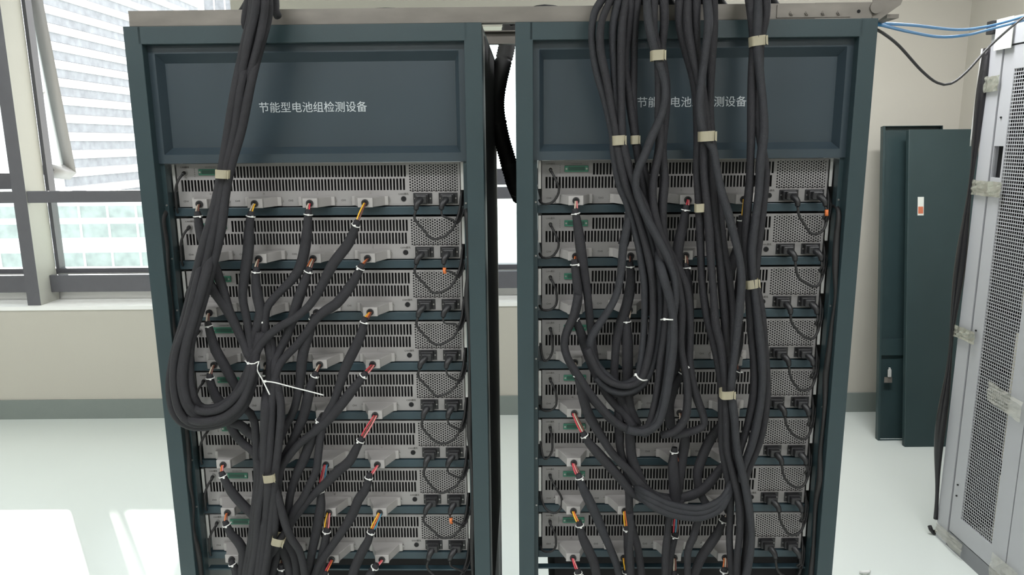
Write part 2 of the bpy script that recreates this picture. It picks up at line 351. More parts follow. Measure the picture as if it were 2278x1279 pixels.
# ---------------------------------------------------------------- power supply units
def quad(bm, x0, z0, x1, z1, y, mi=0):
    f = bm.faces.new([bm.verts.new(p) for p in ((x0, y, z0), (x1, y, z0), (x1, y, z1), (x0, y, z1))]); f.material_index = mi
CHX = [.434, .3135, .193, .072]     # channel 1..4
def unit_meshes():
    D_ = {}
    bm = bmesh.new()
    g0, g1, gz0, gz1 = .5215, .633, .0295, .0925
    quad(bm, 0, 0, .636, gz0, 0); quad(bm, 0, gz1, .636, UH, 0); quad(bm, g1, gz0, .636, gz1, 0)
    for (z0, z1, xs0) in ((gz0, .0345, None), (.0345, .0600, .0082), (.0600, .0640, None), (.0640, .0895, .114), (.0895, gz1, None)):
        if xs0 is None: quad(bm, 0, z0, g0, z1, 0); continue
        x = xs0; last = 0; p = .00735
        while x+.0040 < g0-.004:
            quad(bm, last, z0, x, z1, 0); last = x+.0045; x += p
        quad(bm, last, z0, g0, z1, 0)
    r = bmesh.ops.solidify(bm, geom=bm.faces[:], thickness=-.0015)
    me = bpy.data.meshes.new('faceplate'); bm.to_mesh(me); bm.free(); D_['faceplate'] = (me, ['face'])
    bm = bmesh.new(); P = .00528; Q = .0061; Rh = P/1.5
    for c in range(22):
        for r in range(11):
            cx, cz = .5245+c*P, .0335+r*Q+(Q/2 if c % 2 else 0)
            if cx > g1-.002 or cz > gz1-.001: continue
            out = [bm.verts.new((cx+Rh*cos(pi/3*i), 0, cz+Q/2/.866*sin(pi/3*i))) for i in range(6)]
            inn = [bm.verts.new((cx+.00215*cos(pi/3*i), 0, cz+.00215*sin(pi/3*i))) for i in range(6)]
            for i in range(6): bm.faces.new((out[i], out[(i+1) % 6], inn[(i+1) % 6], inn[i]))
    quad(bm, g0, gz0, .5225, gz1, 0); quad(bm, g0, gz1-.0012, g1, gz1, 0); quad(bm, g1-.0022, gz0, g1, gz1, 0); quad(bm, g0, gz0, g1, gz0+.0012, 0)
    me = bpy.data.meshes.new('perforated_grille'); bm.to_mesh(me); bm.free(); D_['perforated_grille'] = (me, ['face'])
    bm = bmesh.new(); box(bm, (.0005, .026, .0005), (.6355, .46, UH-.0005)); box(bm, (.0005, .002, UH-.0015), (.6355, .026, UH-.0005)); box(bm, (.0005, .002, .0005), (.6355, .026, .0015)); box(bm, (.0005, .002, .0015), (.0015, .026, UH-.0015)); box(bm, (.6345, .002, .0015), (.6355, .026, UH-.0015))
    for f in bm.faces:
        c = f.calc_center_median()
        if abs(c.y-.026) < 1e-5 and .1 < c.x < .5 and .02 < c.z < .08: f.material_index = 1  # partition behind the slots coloured near-black as inner shade
    me = bpy.data.meshes.new('chassis'); bm.to_mesh(me); bm.free(); D_['chassis'] = (me, ['body', 'void'])
    for s, nm in ((-1, 'mounting_ear'), (1, 'mounting_ear')):
        bm = bmesh.new()
        a, b = (-.0085, -.0022) if s < 0 else (.6382, .6445)
        box(bm, (a, -.004, .034), (b, -.0025, .0955)); box(bm, (a if s < 0 else b-.001, -.0025, .034), ((a+.001) if s < 0 else b, .05, .0955))
        disc(bm, ((a+b)/2, .088), .0016, -.0046, -.004, 8)
        me = bpy.data.meshes.new(nm); bm.to_mesh(me); bm.free(); D_[nm+str(s)] = (me, ['ear'])
    bm = bmesh.new(); box(bm, (.0505, -.004, .0705), (.1035, 0, .0845), 0, bev=.0012); box(bm, (.0585, -.0046, .0735), (.0955, -.0038, .0822), 1)
    for x in (.0545, .0995): disc(bm, (x, .0775), .0021, -.0052, -.004, 10, 2)
    me = bpy.data.meshes.new('terminal_socket'); bm.to_mesh(me); bm.free(); D_['terminal_socket'] = (me, ['green', 'dgreen', 'steel'])
    bm = bmesh.new()
    for r, y, m_ in ((.0062, -.002, 0), (.0048, -.0045, 1), (.0034, -.0046, 2)): disc(bm, (.019, .0762), r, y, 0, 16, m_)
    me = bpy.data.meshes.new('signal_socket'); bm.to_mesh(me); bm.free(); D_['signal_socket'] = (me, ['steel', 'body', 'void'])
    bm = bmesh.new(); disc(bm, (.5085, .0148), .0060, -.0012, 0, 20, 0); disc(bm, (.5085, .0148), .0048, -.0016, -.001, 20, 1)
    me = bpy.data.meshes.new('round_socket'); bm.to_mesh(me); bm.free(); D_['round_socket'] = (me, ['black', 'void'])
    for x in (.5305, .5875):
        bm = bmesh.new(); box(bm, (x, -.0018, .0035), (x+.0425, 0, .0278), 0, bev=.0008); box(bm, (x+.0075, -.0021, .006), (x+.031, -.0015, .0252), 1); disc(bm, (x+.0385, .0155), .0018, -.0026, -.0016, 8, 2); disc(bm, (x+.004, .0155), .0018, -.0026, -.0016, 8, 2)
        me = bpy.data.meshes.new('power_inlet'); bm.to_mesh(me); bm.free(); D_['power_inlet%.2f' % x] = (me, ['black', 'void', 'steel'])
    bm = bmesh.new()
    for i in range(5): disc(bm, (.0405, .0685+i*.004), .0009, -.0006, 0, 8)
    me = bpy.data.meshes.new('indicator_dots'); bm.to_mesh(me); bm.free(); D_['indicator_dots'] = (me, ['ink'])
    for c in CHX:
        bm = bmesh.new(); disc(bm, (c, .0290), .0017, -.0010, 0, 8)
        for s in (-.0415, .0415): disc(bm, (c+s, .0125), .0026, -.0030, 0, 10)
        me = bpy.data.meshes.new('socket_screws'); bm.to_mesh(me); bm.free(); D_['socket_screws%.3f' % c] = (me, ['steel'])
    return D_
UM = unit_meshes()
def small_text(s, size, x, z):
    me = text_mesh(s, size)
    for v in me.vertices: v.co.x += x; v.co.z += z; v.co.y -= .0003
    return me
TX = [('CAN通讯', .0048, .019, .0885), ('CAN通讯', .0055, .5085, .0255), ('CH1', .0058, .3735, .0125), ('CH2', .0058, .2535, .0125), ('CH3', .0058, .1325, .0125), ('CH4', .0058, .0155, .0125), ('1 2 3 4 5 6 7 8 9', .0036, .077, .0885)]
TXM = [small_text(*a) for a in TX]
TXG = bmesh.new()
TXG.free()
for q_, me in enumerate(TXM): UM['lettering%d' % q_] = (me, ['ink'])
def unit_mtx(k, i): return RM[k] @ Matrix.Translation((-HW, REC, -(U0+i*ROWP)-UH))
for k in (0, 1):
    for i in range(8):
        nm = {0: 'topmost', 7: 'lowest'}.get(i, ORD[i]+' from the top')
        t = empty('power_supply_unit', 'grey slotted power supply unit, %s in the %s cabinet' % (nm, SIDE[k]), 'power supply', unit_mtx(k, i), 'power supply units in the %s cabinet' % SIDE[k])
        for key, (me, ms) in UM.items():
            nm_ = ''.join(ch for ch in key if not (ch.isdigit() or ch in '.-'))
            link(nm_, me, ms, t)
# ---------------------------------------------------------------- channel plugs and their sleeved cables
def hood_mesh():
    # plan outline of the plug: wide at the panel, narrow at the front
    bm = bmesh.new()
    for z0, z1, e in ((.0012, .0218, 0),):
        pts = [(-.041, 0), (-.041, -.007), (-.0335, -.0085), (-.0165, -.050), (-.0165, -.060), (.0165, -.060), (.0165, -.050), (.0335, -.0085), (.041, -.007), (.041, 0)]
        prism(bm, pts, z0, z1, 'z')
    bmesh.ops.bevel(bm, geom=[e for e in bm.edges], offset=.0009, segments=1, affect='EDGES')
    me = bpy.data.meshes.new('plug_housing'); bm.to_mesh(me); bm.free(); return me
HOOD = hood_mesh()
bm = bmesh.new()
for r, y0_, y1_, m_ in ((.0078, -.0635, -.0598, 0), (.0052, -.0638, -.0630, 1)): disc(bm, (0, .0112), r, y0_, y1_, 18, m_)
GL = bpy.data.meshes.new('grommet'); bm.to_mesh(GL); bm.free()
def rr(a, b):
    return random.uniform(a, b)
CHNAME = ['first', 'second', 'third', 'fourth']
def smooth_d(pts, d0):
    out = []
    for p in pts: out.append(p if len(p) == 3 else (p[0], p[1], d0))
    return out
def sleeve_rad(r0, r1, r2):
    def f(s, L):
        if s < .012: return r0*(.75+.25*s/.012)
        if s < .06: return r0+(r1-r0)*(s-.012)/.048
        if s < .12: return r1
        if s < .2: return r1+(r2-r1)*(s-.12)/.08
        return r2
    return f
def channel_cable(k, i, ch, wires, pts, d0=-.025, r1=.0118, r2=.0092, mt='sleeve', extra=''):
    um = unit_mtx(k, i)
    hm = um @ Matrix.Translation((CHX[ch-1], 0, 0))
    inv = hm.inverted()
    t = empty('channel_cable', 'black sleeved cable plugged into socket CH%d of the %s unit, %s cabinet' % (ch, {0: 'topmost', 7: 'lowest'}.get(i, ORD[i]), SIDE[k]), 'cable', hm, 'channel cables of the %s cabinet' % SIDE[k])
    link('plug_housing', HOOD, 'hood', t); link('grommet', GL, ['black', 'void'], t)
    W = lambda p: inv @ (RM[k] @ loc(k, *p))
    P = [W(p) for p in smooth_d(pts, d0)]
    g0 = Vector((0, -.063, .0105)); tie = P[0]
    dr = (P[1]-P[0]).normalized() if len(P) > 1 else Vector((0, 0, -1))
    for q, wc in enumerate(wires):
        o = (q-(len(wires)-1)/2)*.0032
        a = g0+Vector((o, 0, rr(-.001, .001))); b = tie+dr*.004+Vector((o*.9, rr(-.003, .001), 0)); mid = (a+b)/2+Vector((o*.6, -.006, 0))
        bm = bmesh.new(); tube(bm, catmull([a+Vector((0, .004, 0)), a+Vector((0, -.004, -.001)), mid, b], .006), .0018, 6)
        wo = fin(bm, 'wire', wc, t); wo['label'] = wc+' insulated wire'
    bm = bmesh.new(); tube(bm, catmull([tie-dr*.008]+P), sleeve_rad(.0085, r1, r2), 10, flat=.8)
    fin(bm, 'sleeve', mt, t)
    # nylon tie round the end of the sleeve
    bm = bmesh.new(); e1 = dr.orthogonal().normalized(); e2 = dr.cross(e1)
    c = tie+dr*.003; ring = [c+(e1*cos(2*pi*q/14)+e2*sin(2*pi*q/14))*.0092 for q in range(15)]
    tube(bm, ring, .0013, 5); z = c+Vector((rr(-.006, .01), -.0095, 0)); box(bm, z-Vector((.002, .002, .0018)), z+Vector((.002, .001, .0018)))
    fin(bm, 'cable_tie', 'tie', t)
    return t
def loose_cable(k, name, label, group, pts, d0, r=.0092, mt='sleeve', flat=.85, cat='cable'):
    P = [RM[k] @ loc(k, *p) for p in smooth_d(pts, d0)]
    bm = bmesh.new()
    ph = rr(0, 6)
    tube(bm, catmull(P), lambda s, L: r*(1+.07*sin(s*30+ph)), 10, flat=flat)
    return tag(fin(bm, name, mt), label, cat, group)
Y_ = ['yellow', 'brown']; O_ = ['orange', 'cream', 'brown']; R_ = ['red', 'brown', 'pink']; YB = ['yellow', 'orange', 'blue']; CB = ['cream', 'brown']
# left cabinet: the loop that rises to the tray
def loopL(f, tie_x=None):
    """f 0 = outermost strand of the hanging loop, 1 = innermost"""
    A = [(568, 815), (560, 868), (540, 915), (500, 945), (430, 955), (388, 930), (373, 870), (380, 800), (402, 725), (424, 640), (448, 550), (474, 465), (486, 400), (500, 320), (515, 210), (538, 100), (552, 40), (560, -10), (562, -60)]
    B = [(556, 815), (540, 850), (516, 880), (480, 905), (446, 905), (430, 875), (422, 800), (436, 725), (466, 640), (488, 550), (500, 465), (505, 400), (530, 320), (553, 210), (580, 100), (596, 40), (600, -10), (602, -60)]
    B = B[:4]+[B[4]]+B[5:]
    n = len(A); B2 = []
    for j in range(n):
        t = j*(len(B)-1)/(n-1); a = int(t); b = min(a+1, len(B)-1); B2.append((B[a][0]+(B[b][0]-B[a][0])*(t-a), B[a][1]+(B[b][1]-B[a][1])*(t-a)))
    out = []
    for j in range(n):
        dd = -.048 - .012*((int(f*7)+ (j//5)) % 3)
        if j >= n-5: dd -= .01
        out.append((A[j][0]+(B2[j][0]-A[j][0])*f+rr(-2, 2), A[j][1]+(B2[j][1]-A[j][1])*f, dd))
    x_ = out[-1][0]; out[-1] = (x_, -50, .05)
    return out+[(x_-10, -4, .12), (x_-40, 40, .22), (x_-80, 50, .32)]
def trunkL(x, y0, f):
    """strand f (0..1) of the lower trunk, entering at x,y0"""
    W = [(820, 588, 622), (900, 575, 628), (980, 568, 628), (1060, 570, 616), (1140, 560, 612), (1210, 556, 600), (1300, 540, 590)]
    dd = -.040-.013*(int(f*9) % 3)
    return [(a+(b-a)*f+rr(-3, 3), y, dd) for y, a, b in W if y > y0+20]
E1 = ', joining the tied loop'; E2 = ', joining the thick trunk'
cc = channel_cable
cc(0, 0, 4, CB, [(440, 478), (447, 520), (476, 590), (497, 645), (512, 695), (535, 745), (552, 790, -.035)]+loopL(.1), extra=E1)
cc(0, 1, 4, CB, [(450, 592), (468, 635), (492, 668), (515, 705), (540, 760), (558, 800, -.035)]+loopL(.25), extra=E1)
cc(0, 0, 3, ['cream', 'yellow'], [(558, 478), (554, 510), (552, 560), (545, 610), (540, 660), (550, 715), (557, 757), (560, 795, -.035)]+loopL(.45), extra=E1)
cc(0, 1, 3, ['cream', 'brown'], [(570, 602), (569, 625), (573, 660), (580, 692), (576, 715), (568, 746), (564, 770), (564, 800, -.045)]+loopL(.6), extra=E1)
cc(0, 0, 1, Y_, [(793, 498), (776, 540, -.03), (743, 584), (722, 623), (706, 654), (684, 684), (658, 706), (627, 724), (601, 743), (579, 768), (563, 800, -.05)]+loopL(.8), d0=-.04, extra=E1)
for q, f in enumerate((.35, .7, .95)):
    loose_cable(0, 'sleeved_cable', 'black sleeved cable of the left hanging loop, its %s strand at the white tie' % ('outer', 'middle', 'innermost')[q], 'hanging loop in the left cabinet', [(578+q*5, 740, -.03), (570, 785, -.04)]+loopL(f), -.05)
cc(0, 0, 2, ['cream', 'red'], [(686, 474), (683, 515), (677, 560), (665, 600), (640, 632), (612, 660), (592, 690), (590, 740), (600, 790, -.03)]+trunkL(600, 800, .75), extra=E2)
cc(0, 1, 2, O_, [(687, 602), (676, 632), (662, 671), (654, 700), (645, 726), (636, 752), (620, 785), (610, 820, -.045)]+trunkL(605, 830, .9), extra=E2)
cc(0, 1, 1, ['orange', 'brown'], [(803, 594), (787, 625), (768, 652), (748, 676), (724, 691), (704, 708), (685, 735), (660, 768), (632, 797), (614, 830, -.05)]+trunkL(605, 840, .6), d0=-.032, extra=E2)
cc(0, 2, 4, CB, [(463, 722), (469, 746), (480, 779), (496, 807), (509, 831), (522, 855), (535, 880), (548, 912), (566, 938, -.03)]+trunkL(580, 960, .05), d0=-.02, extra=E2)
cc(0, 2, 3, CB, [(580, 712), (592, 737), (602, 765), (604, 800, -.03)]+trunkL(600, 800, .45), d0=-.02, extra=E2)
cc(0, 2, 2, CB, [(697, 708), (690, 735), (678, 770), (672, 800), (668, 845), (662, 878), (654, 911), (640, 940), (627, 966), (617, 1000, -.04)]+trunkL(605, 1010, 1), d0=-.024, extra=E2)
cc(0, 2, 1, ['yellow', 'orange', 'brown'], [(811, 714), (803, 745), (787, 780), (770, 815), (754, 861), (741, 898), (725, 925), (714, 965), (708, 1010), (704, 1045), (688, 1080), (672, 1112), (655, 1135), (640, 1170), (624, 1200, -.055), (600, 1235), (570, 1262), (540, 1300)], d0=-.034, extra=', crossing to the lower paper band')
cc(0, 3, 4, CB, [(467, 838), (470, 856), (480, 882), (497, 905), (510, 935), (523, 966), (545, 990), (566, 1010, -.03)]+trunkL(575, 1020, .2), d0=-.018, extra=E2)
cc(0, 3, 3, CB, [(592, 830), (595, 860)]+trunkL(600, 860, .3), d0=-.02, extra=E2)
cc(0, 3, 2, CB, [(701, 834), (691, 860), (684, 889), (677, 920), (663, 955), (645, 993), (628, 1025), (618, 1060), (616, 1110), (612, 1170), (590, 1240), (575, 1300)], d0=-.024, extra=E2)
cc(0, 3, 1, R_, [(810, 834), (794, 855), (776, 878), (750, 911), (726, 938), (695, 964), (663, 990), (638, 1021), (622, 1050), (616, 1120), (606, 1190), (585, 1300)], d0=-.038, extra=E2)
cc(0, 4, 4, CB, [(492, 935), (510, 942), (533, 945), (553, 962), (575, 985, -.03)]+trunkL(580, 990, .38), d0=-.02, extra=E2)
cc(0, 4, 3, CB, [(604, 930), (606, 960)]+trunkL(600, 960, .66), d0=-.02, extra=E2)
cc(0, 4, 2, CB, [(712, 934), (700, 960), (688, 990), (676, 1022), (660, 1055), (646, 1100), (640, 1150), (630, 1190), (655, 1240), (662, 1300)], d0=-.026, extra=' , slanting down behind the others')
cc(0, 4, 1, R_, [(803, 978), (790, 1003), (778, 1025), (752, 1048), (725, 1075), (697, 1100), (672, 1130), (648, 1163), (628, 1196, -.05), (598, 1230), (575, 1270), (560, 1300)], d0=-.03, extra=', crossing to the lower paper band')
cc(0, 5, 4, ['orange', 'pink'], [(495, 1056), (506, 1080), (524, 1105), (545, 1128), (566, 1150, -.03), (572, 1190), (568, 1240), (560, 1300)], d0=-.022, extra=E2)
cc(0, 5, 3, CB, [(606, 1042), (610, 1075), (620, 1120), (630, 1170), (615, 1240), (600, 1300)], d0=-.02, extra=E2)
cc(0, 5, 2, ['red', 'pink', 'blue'], [(713, 1090), (714, 1120), (708, 1160), (700, 1200), (692, 1240), (684, 1300)], d0=-.02, extra=', with long bare red wires')
cc(0, 5, 1, ['red', 'pink'], [(821, 1060), (815, 1085), (797, 1112), (786, 1140), (770, 1168), (752, 1195), (733, 1222), (712, 1252), (692, 1300)], d0=-.03, extra=', slanting down to the left')
cc(0, 6, 4, ['orange', 'brown'], [(503, 1165), (514, 1188), (530, 1205), (542, 1230), (540, 1262), (534, 1300)], d0=-.022, extra=', bending down')
cc(0, 6, 3, ['yellow', 'cream'], [(616, 1160), (622, 1200), (640, 1250), (648, 1300)], d0=-.02, extra=E2)
cc(0, 6, 2, ['yellow', 'brown', 'pink'], [(727, 1180), (723, 1210), (716, 1245), (706, 1300)], d0=-.02, extra=', hanging straight down')
cc(0, 6, 1, ['yellow', 'orange', 'blue'], [(826, 1182), (818, 1205), (803, 1232), (790, 1262), (778, 1300)], d0=-.02, extra=', with bright yellow wires')
cc(0, 7, 4, ['black', 'black'], [(516, 1252), (524, 1268), (530, 1300)], d0=-.02, extra=', at the bottom left')
cc(0, 7, 3, CB, [(626, 1262), (626, 1300)], d0=-.02)
cc(0, 7, 2, ['red', 'orange'], [(722, 1275), (716, 1310)], d0=-.02, extra=', with red wires')
cc(0, 7, 1, ['red', 'pink'], [(835, 1260), (822, 1280), (812, 1310)], d0=-.02, extra=', with pink wires')
for q, (a, b, c) in enumerate((((640, 1180), (668, 1230), (682, 1300)), ((612, 1160), (596, 1230), (580, 1300)), ((600, 1100), (566, 1180), (556, 1300)))):
    loose_cable(0, 'sleeved_cable', 'black sleeved cable fanning out %s the tilted paper band' % ('to the right below', 'straight below', 'to the left of')[q], 'lower fan in the left cabinet', [(600+q*4, 1040, -.06), (*a, -.065), (*b, -.05), (*c, -.045)], -.06)
# right cabinet -----------------------------------------------------------------
GT = {'a': 'leftmost bundle over the right cabinet', 'b': 'middle bundle over the right cabinet', 'c': 'rightmost bundle over the right cabinet'}
def lc(desc, grp, pts, d0, r=.0094, mt='sleeve', flat=.85):
    return loose_cable(1, 'sleeved_cable', 'black sleeved cable '+desc, grp, pts, d0, r, mt, flat)
G1, G2, G3, G4 = 'cables through the left paper bands of the right cabinet', 'cables through the middle paper bands of the right cabinet', 'cables through the rightmost paper bands of the right cabinet', 'crossing arcs low in the right cabinet'
top = lambda x: [(x+70, 46, .32), (x+40, 34, .22), (x+10, -8, .12), (x, -52, .05), (x, -14, -.035)]
lc('on the far left over the right cabinet, bowed out at the top', G1, top(1346)+[(1322, 30), (1317, 90), (1328, 160), (1346, 225), (1362, 300), (1366, 345), (1378, 410), (1394, 450), (1408, 500), (1420, 545), (1428, 590), (1434, 640), (1434, 700), (1431, 758), (1425, 812), (1415, 842), (1380, 856), (1347, 832), (1324, 805), (1313, 778), (1316, 750), (1334, 720), (1357, 685), (1373, 650), (1382, 600), (1387, 545), (1397, 490), (1400, 450, .0)], -.05, mt='sleeve2')
lc('second from the left of the bundle, leading to the white tie loop', G1, top(1362)+[(1338, 50), (1336, 110), (1350, 180), (1362, 250), (1372, 305), (1378, 350), (1392, 410), (1410, 455), (1424, 500), (1438, 550), (1450, 610), (1453, 660), (1452, 719), (1447, 768), (1437, 816), (1425, 845), (1400, 858), (1362, 852), (1330, 825), (1306, 775)], -.062)
lc('third from the left, passing the first paper band', G1, top(1378)+[(1364, 60), (1366, 150), (1370, 230), (1378, 305), (1386, 350), (1402, 405), (1420, 450), (1438, 505), (1452, 560), (1464, 620), (1468, 680), (1466, 738), (1456, 797), (1441, 838), (1420, 862), (1386, 873), (1350, 864), (1325, 840)], -.05, mt='sleeve2')
lc('fourth from the left, sweeping to the deep middle loop', G1, top(1394)+[(1384, 60), (1382, 150), (1383, 230), (1385, 305), (1396, 360), (1412, 410), (1432, 450), (1452, 500), (1470, 560), (1482, 620), (1484, 680), (1478, 748), (1470, 797), (1464, 850), (1455, 905), (1440, 950), (1405, 958), (1370, 938), (1338, 905), (1310, 870), (1290, 840), (1272, 812), (1257, 780), (1258, 745), (1274, 705), (1286, 655)], -.064)
lc('entering the small folded paper band from the left', G1, top(1404)+[(1398, 60), (1392, 140), (1400, 220), (1411, 295), (1418, 345), (1426, 400), (1438, 450), (1450, 520), (1462, 580), (1474, 640), (1482, 700), (1482, 770), (1476, 840), (1470, 900), (1450, 945)], -.044)
lc('entering the small folded paper band from the right', G1, top(1420)+[(1412, 60), (1410, 150), (1408, 230), (1414, 300), (1423, 345), (1440, 400), (1452, 450), (1455, 510), (1440, 570), (1444, 640), (1440, 700)], -.036)
lc('twisting left below the highest left paper band', G1, top(1438)+[(1443, 50), (1456, 110), (1468, 145), (1478, 180), (1480, 215), (1472, 255), (1452, 300), (1434, 345), (1418, 382), (1414, 415), (1424, 450), (1442, 490), (1466, 535), (1486, 575), (1500, 620), (1502, 668), (1496, 712), (1492, 765), (1486, 830), (1476, 890), (1460, 940), (1430, 968)], -.08, r=.0100, mt='sleeve2')
lc('passing straight through the highest left paper band', G1, top(1456)+[(1452, 60), (1463, 115), (1466, 180), (1466, 250), (1468, 320), (1458, 375), (1452, 420), (1456, 475), (1470, 525), (1490, 570), (1508, 630), (1516, 690), (1513, 758), (1518, 797), (1526, 836), (1530, 880), (1524, 930), (1500, 960), (1470, 968)], -.064, r=.0105)
lc('on the right of the highest left paper band', G1, top(1476)+[(1478, 50), (1472, 115), (1480, 180), (1480, 250), (1474, 330), (1478, 400), (1474, 450), (1474, 500), (1482, 545), (1500, 580), (1520, 620), (1530, 660), (1535, 738), (1533, 800), (1540, 850), (1552, 890), (1566, 930), (1562, 950), (1530, 962), (1495, 968)], -.048, r=.0108)
lc('forming the grey pair bound by the thin white tie', G1, [(1462, 560, -.05), (1474, 610), (1490, 665), (1498, 712), (1498, 770), (1490, 830), (1478, 900), (1462, 945), (1430, 962), (1395, 955)], -.088, r=.0090, mt='sleeve2')
# middle bundle
lc('leftmost of the middle bundle, through the low paper band', G2, top(1512)+[(1512, 50), (1524, 110), (1538, 160), (1549, 220), (1552, 300), (1550, 380), (1554, 440), (1557, 500), (1559, 570), (1562, 630), (1572, 700), (1586, 758), (1598, 816), (1605, 870), (1606, 930), (1606, 990), (1614, 1040), (1624, 1090), (1624, 1150), (1623, 1210), (1632, 1300)], -.045, r=.0098)
lc('second of the middle bundle, dark and straight', G2, top(1530)+[(1530, 60), (1542, 130), (1556, 190), (1562, 250), (1566, 305), (1566, 380), (1572, 450), (1578, 520), (1582, 590), (1588, 660), (1592, 719), (1604, 770), (1611, 830), (1614, 875), (1616, 930), (1618, 1000), (1632, 1060), (1644, 1120), (1646, 1180), (1640, 1240), (1640, 1300)], -.062, r=.0100)
lc('third of the middle bundle, crossing to the right', G2, top(1550)+[(1548, 60), (1552, 130), (1562, 200), (1570, 260), (1576, 305), (1580, 370), (1586, 450), (1594, 520), (1602, 590), (1608, 660), (1613, 719), (1616, 780), (1620, 830), (1622, 875), (1624, 930), (1630, 1000), (1645, 1050), (1656, 1110), (1662, 1180), (1658, 1240), (1652, 1300)], -.048, r=.0102)
lc('fourth of the middle bundle, slanting in front of it', G2, top(1572)+[(1576, 50), (1570, 110), (1562, 170), (1556, 240), (1566, 300), (1586, 330), (1596, 385), (1606, 430), (1620, 475), (1632, 520), (1644, 570), (1650, 620), (1646, 680), (1640, 735), (1634, 790), (1628, 840), (1627, 875), (1634, 930), (1640, 1000), (1656, 1070), (1668, 1140), (1672, 1200), (1664, 1260), (1655, 1300)], -.078, r=.0100, mt='sleeve2')
lc('rightmost of the middle bundle at the top', G2, top(1588)+[(1588, 60), (1583, 130), (1580, 200), (1580, 260), (1583, 305), (1590, 370), (1600, 430), (1604, 500), (1612, 570), (1622, 620), (1628, 690), (1626, 760), (1622, 820)], -.038, r=.0100)
# right bundle
lc('leftmost of the rightmost bundle, behind the high paper band', G3, top(1666)+[(1672, 35), (1676, 90), (1673, 160), (1672, 260), (1670, 340), (1668, 400), (1662, 470), (1658, 540), (1664, 620), (1668, 680), (1671, 740), (1677, 810), (1677, 870), (1668, 925), (1656, 970), (1644, 1010), (1638, 1060)], -.045, r=.0102, mt='sleeve')
lc('middle of the rightmost bundle, twisting below the high paper band', G3, top(1686)+[(1686, 35), (1684, 92), (1690, 160), (1698, 240), (1699, 300), (1692, 360), (1688, 430), (1680, 490), (1672, 560), (1675, 625), (1682, 680), (1690, 750), (1696, 816), (1694, 880), (1684, 940), (1672, 990), (1655, 1035), (1645, 1070)], -.06, r=.0104, mt='sleeve2')
lc('rightmost cable of all over the right cabinet', G3, top(1704)+[(1703, 35), (1692, 92), (1690, 160), (1686, 240), (1692, 310), (1704, 380), (1698, 450), (1690, 520), (1683, 590), (1682, 630), (1693, 690), (1700, 758), (1706, 836), (1704, 900), (1696, 960), (1682, 1005), (1664, 1045), (1654, 1090), (1656, 1150)], -.044, r=.0100)
# channel cables, right cabinet
cc(1, 0, 4, ['cream', 'pink'], [(1280, 472), (1285, 500), (1291, 545), (1298, 600), (1306, 650), (1311, 700), (1316, 745), (1322, 790), (1330, 830), (1345, 870), (1368, 900), (1392, 925), (1410, 950, -.04)], d0=-.02, extra=', curving into the deep loop')
cc(1, 0, 3, CB, [(1400, 470), (1398, 505), (1386, 545)], d0=-.006)
cc(1, 0, 2, ['red', 'pink'], [(1526, 464), (1520, 500), (1511, 535), (1507, 570), (1510, 620), (1518, 660, -.03)], d0=-.02, extra=', short beside the low paper band')
cc(1, 0, 1, ['yellow', 'brown'], [(1650, 487), (1650, 520), (1640, 560), (1624, 600), (1616, 640), (1614, 690, -.035)], d0=-.014, extra=', curling left behind the bundle')
cc(1, 1, 4, ['orange', 'brown'], [(1278, 585), (1282, 620), (1286, 660), (1278, 700), (1262, 735), (1255, 765), (1262, 795), (1276, 822), (1292, 850), (1308, 876), (1334, 906), (1358, 932), (1390, 952), (1425, 955, -.03)], d0=-.03, r1=.0105, extra=', bowing to the left')
cc(1, 1, 3, ['brown', 'black'], [(1402, 590), (1403, 630), (1394, 680), (1380, 720), (1372, 755), (1368, 800), (1367, 840), (1380, 880), (1398, 915), (1412, 950)], d0=-.018, extra=', passing behind the tied loop')
cc(1, 1, 2, ['cream', 'brown'], [(1526, 592), (1530, 640), (1532, 700), (1530, 760)], d0=-.012, extra=', running straight down')
cc(1, 1, 1, CB, [(1648, 592), (1646, 640), (1640, 700)], d0=-.006)
cc(1, 2, 4, CB, [(1279, 708), (1290, 735), (1302, 770), (1316, 808), (1332, 842), (1352, 868), (1385, 880), (1415, 868), (1436, 848)], d0=-.016, extra=', joining the tied loop')
cc(1, 2, 3, ['brown', 'cream'], [(1394, 712), (1396, 758), (1396, 816), (1398, 870), (1404, 910), (1420, 945)], d0=-.02, r1=.0125, extra=', hanging inside the tied loop')
cc(1, 2, 2, CB, [(1522, 712), (1520, 760), (1500, 820), (1486, 850), (1480, 900)], d0=-.01)
cc(1, 2, 1, CB, [(1645, 708), (1642, 760), (1630, 810)], d0=-.006)
cc(1, 3, 4, ['brown', 'cream'], [(1284, 832), (1292, 862), (1306, 914), (1320, 941), (1338, 971), (1359, 1004), (1383, 1031), (1410, 1058), (1433, 1085), (1465, 1112), (1500, 1128, -.05), (1545, 1138, -.055), (1590, 1125, -.055), (1618, 1100, -.04)], d0=-.034, extra=', swept into the low arc')
cc(1, 3, 3, CB, [(1398, 828), (1382, 880), (1377, 940), (1380, 1000), (1394, 1050), (1399, 1100), (1401, 1146), (1410, 1185), (1420, 1225), (1430, 1300)], d0=-.014, extra=', going down to the floor')
cc(1, 3, 2, CB, [(1518, 828), (1500, 860), (1488, 900), (1492, 950)], d0=-.01)
cc(1, 3, 1, CB, [(1640, 822), (1625, 850)], d0=-.006)
cc(1, 4, 4, ['red', 'cream', 'brown'], [(1299, 967), (1310, 985), (1326, 1003), (1345, 1024), (1367, 1049), (1385, 1070), (1405, 1095), (1435, 1112), (1470, 1125), (1510, 1142, -.05), (1550, 1148, -.05), (1592, 1138, -.05), (1616, 1116, -.04)], d0=-.026, extra=', with long red wires')
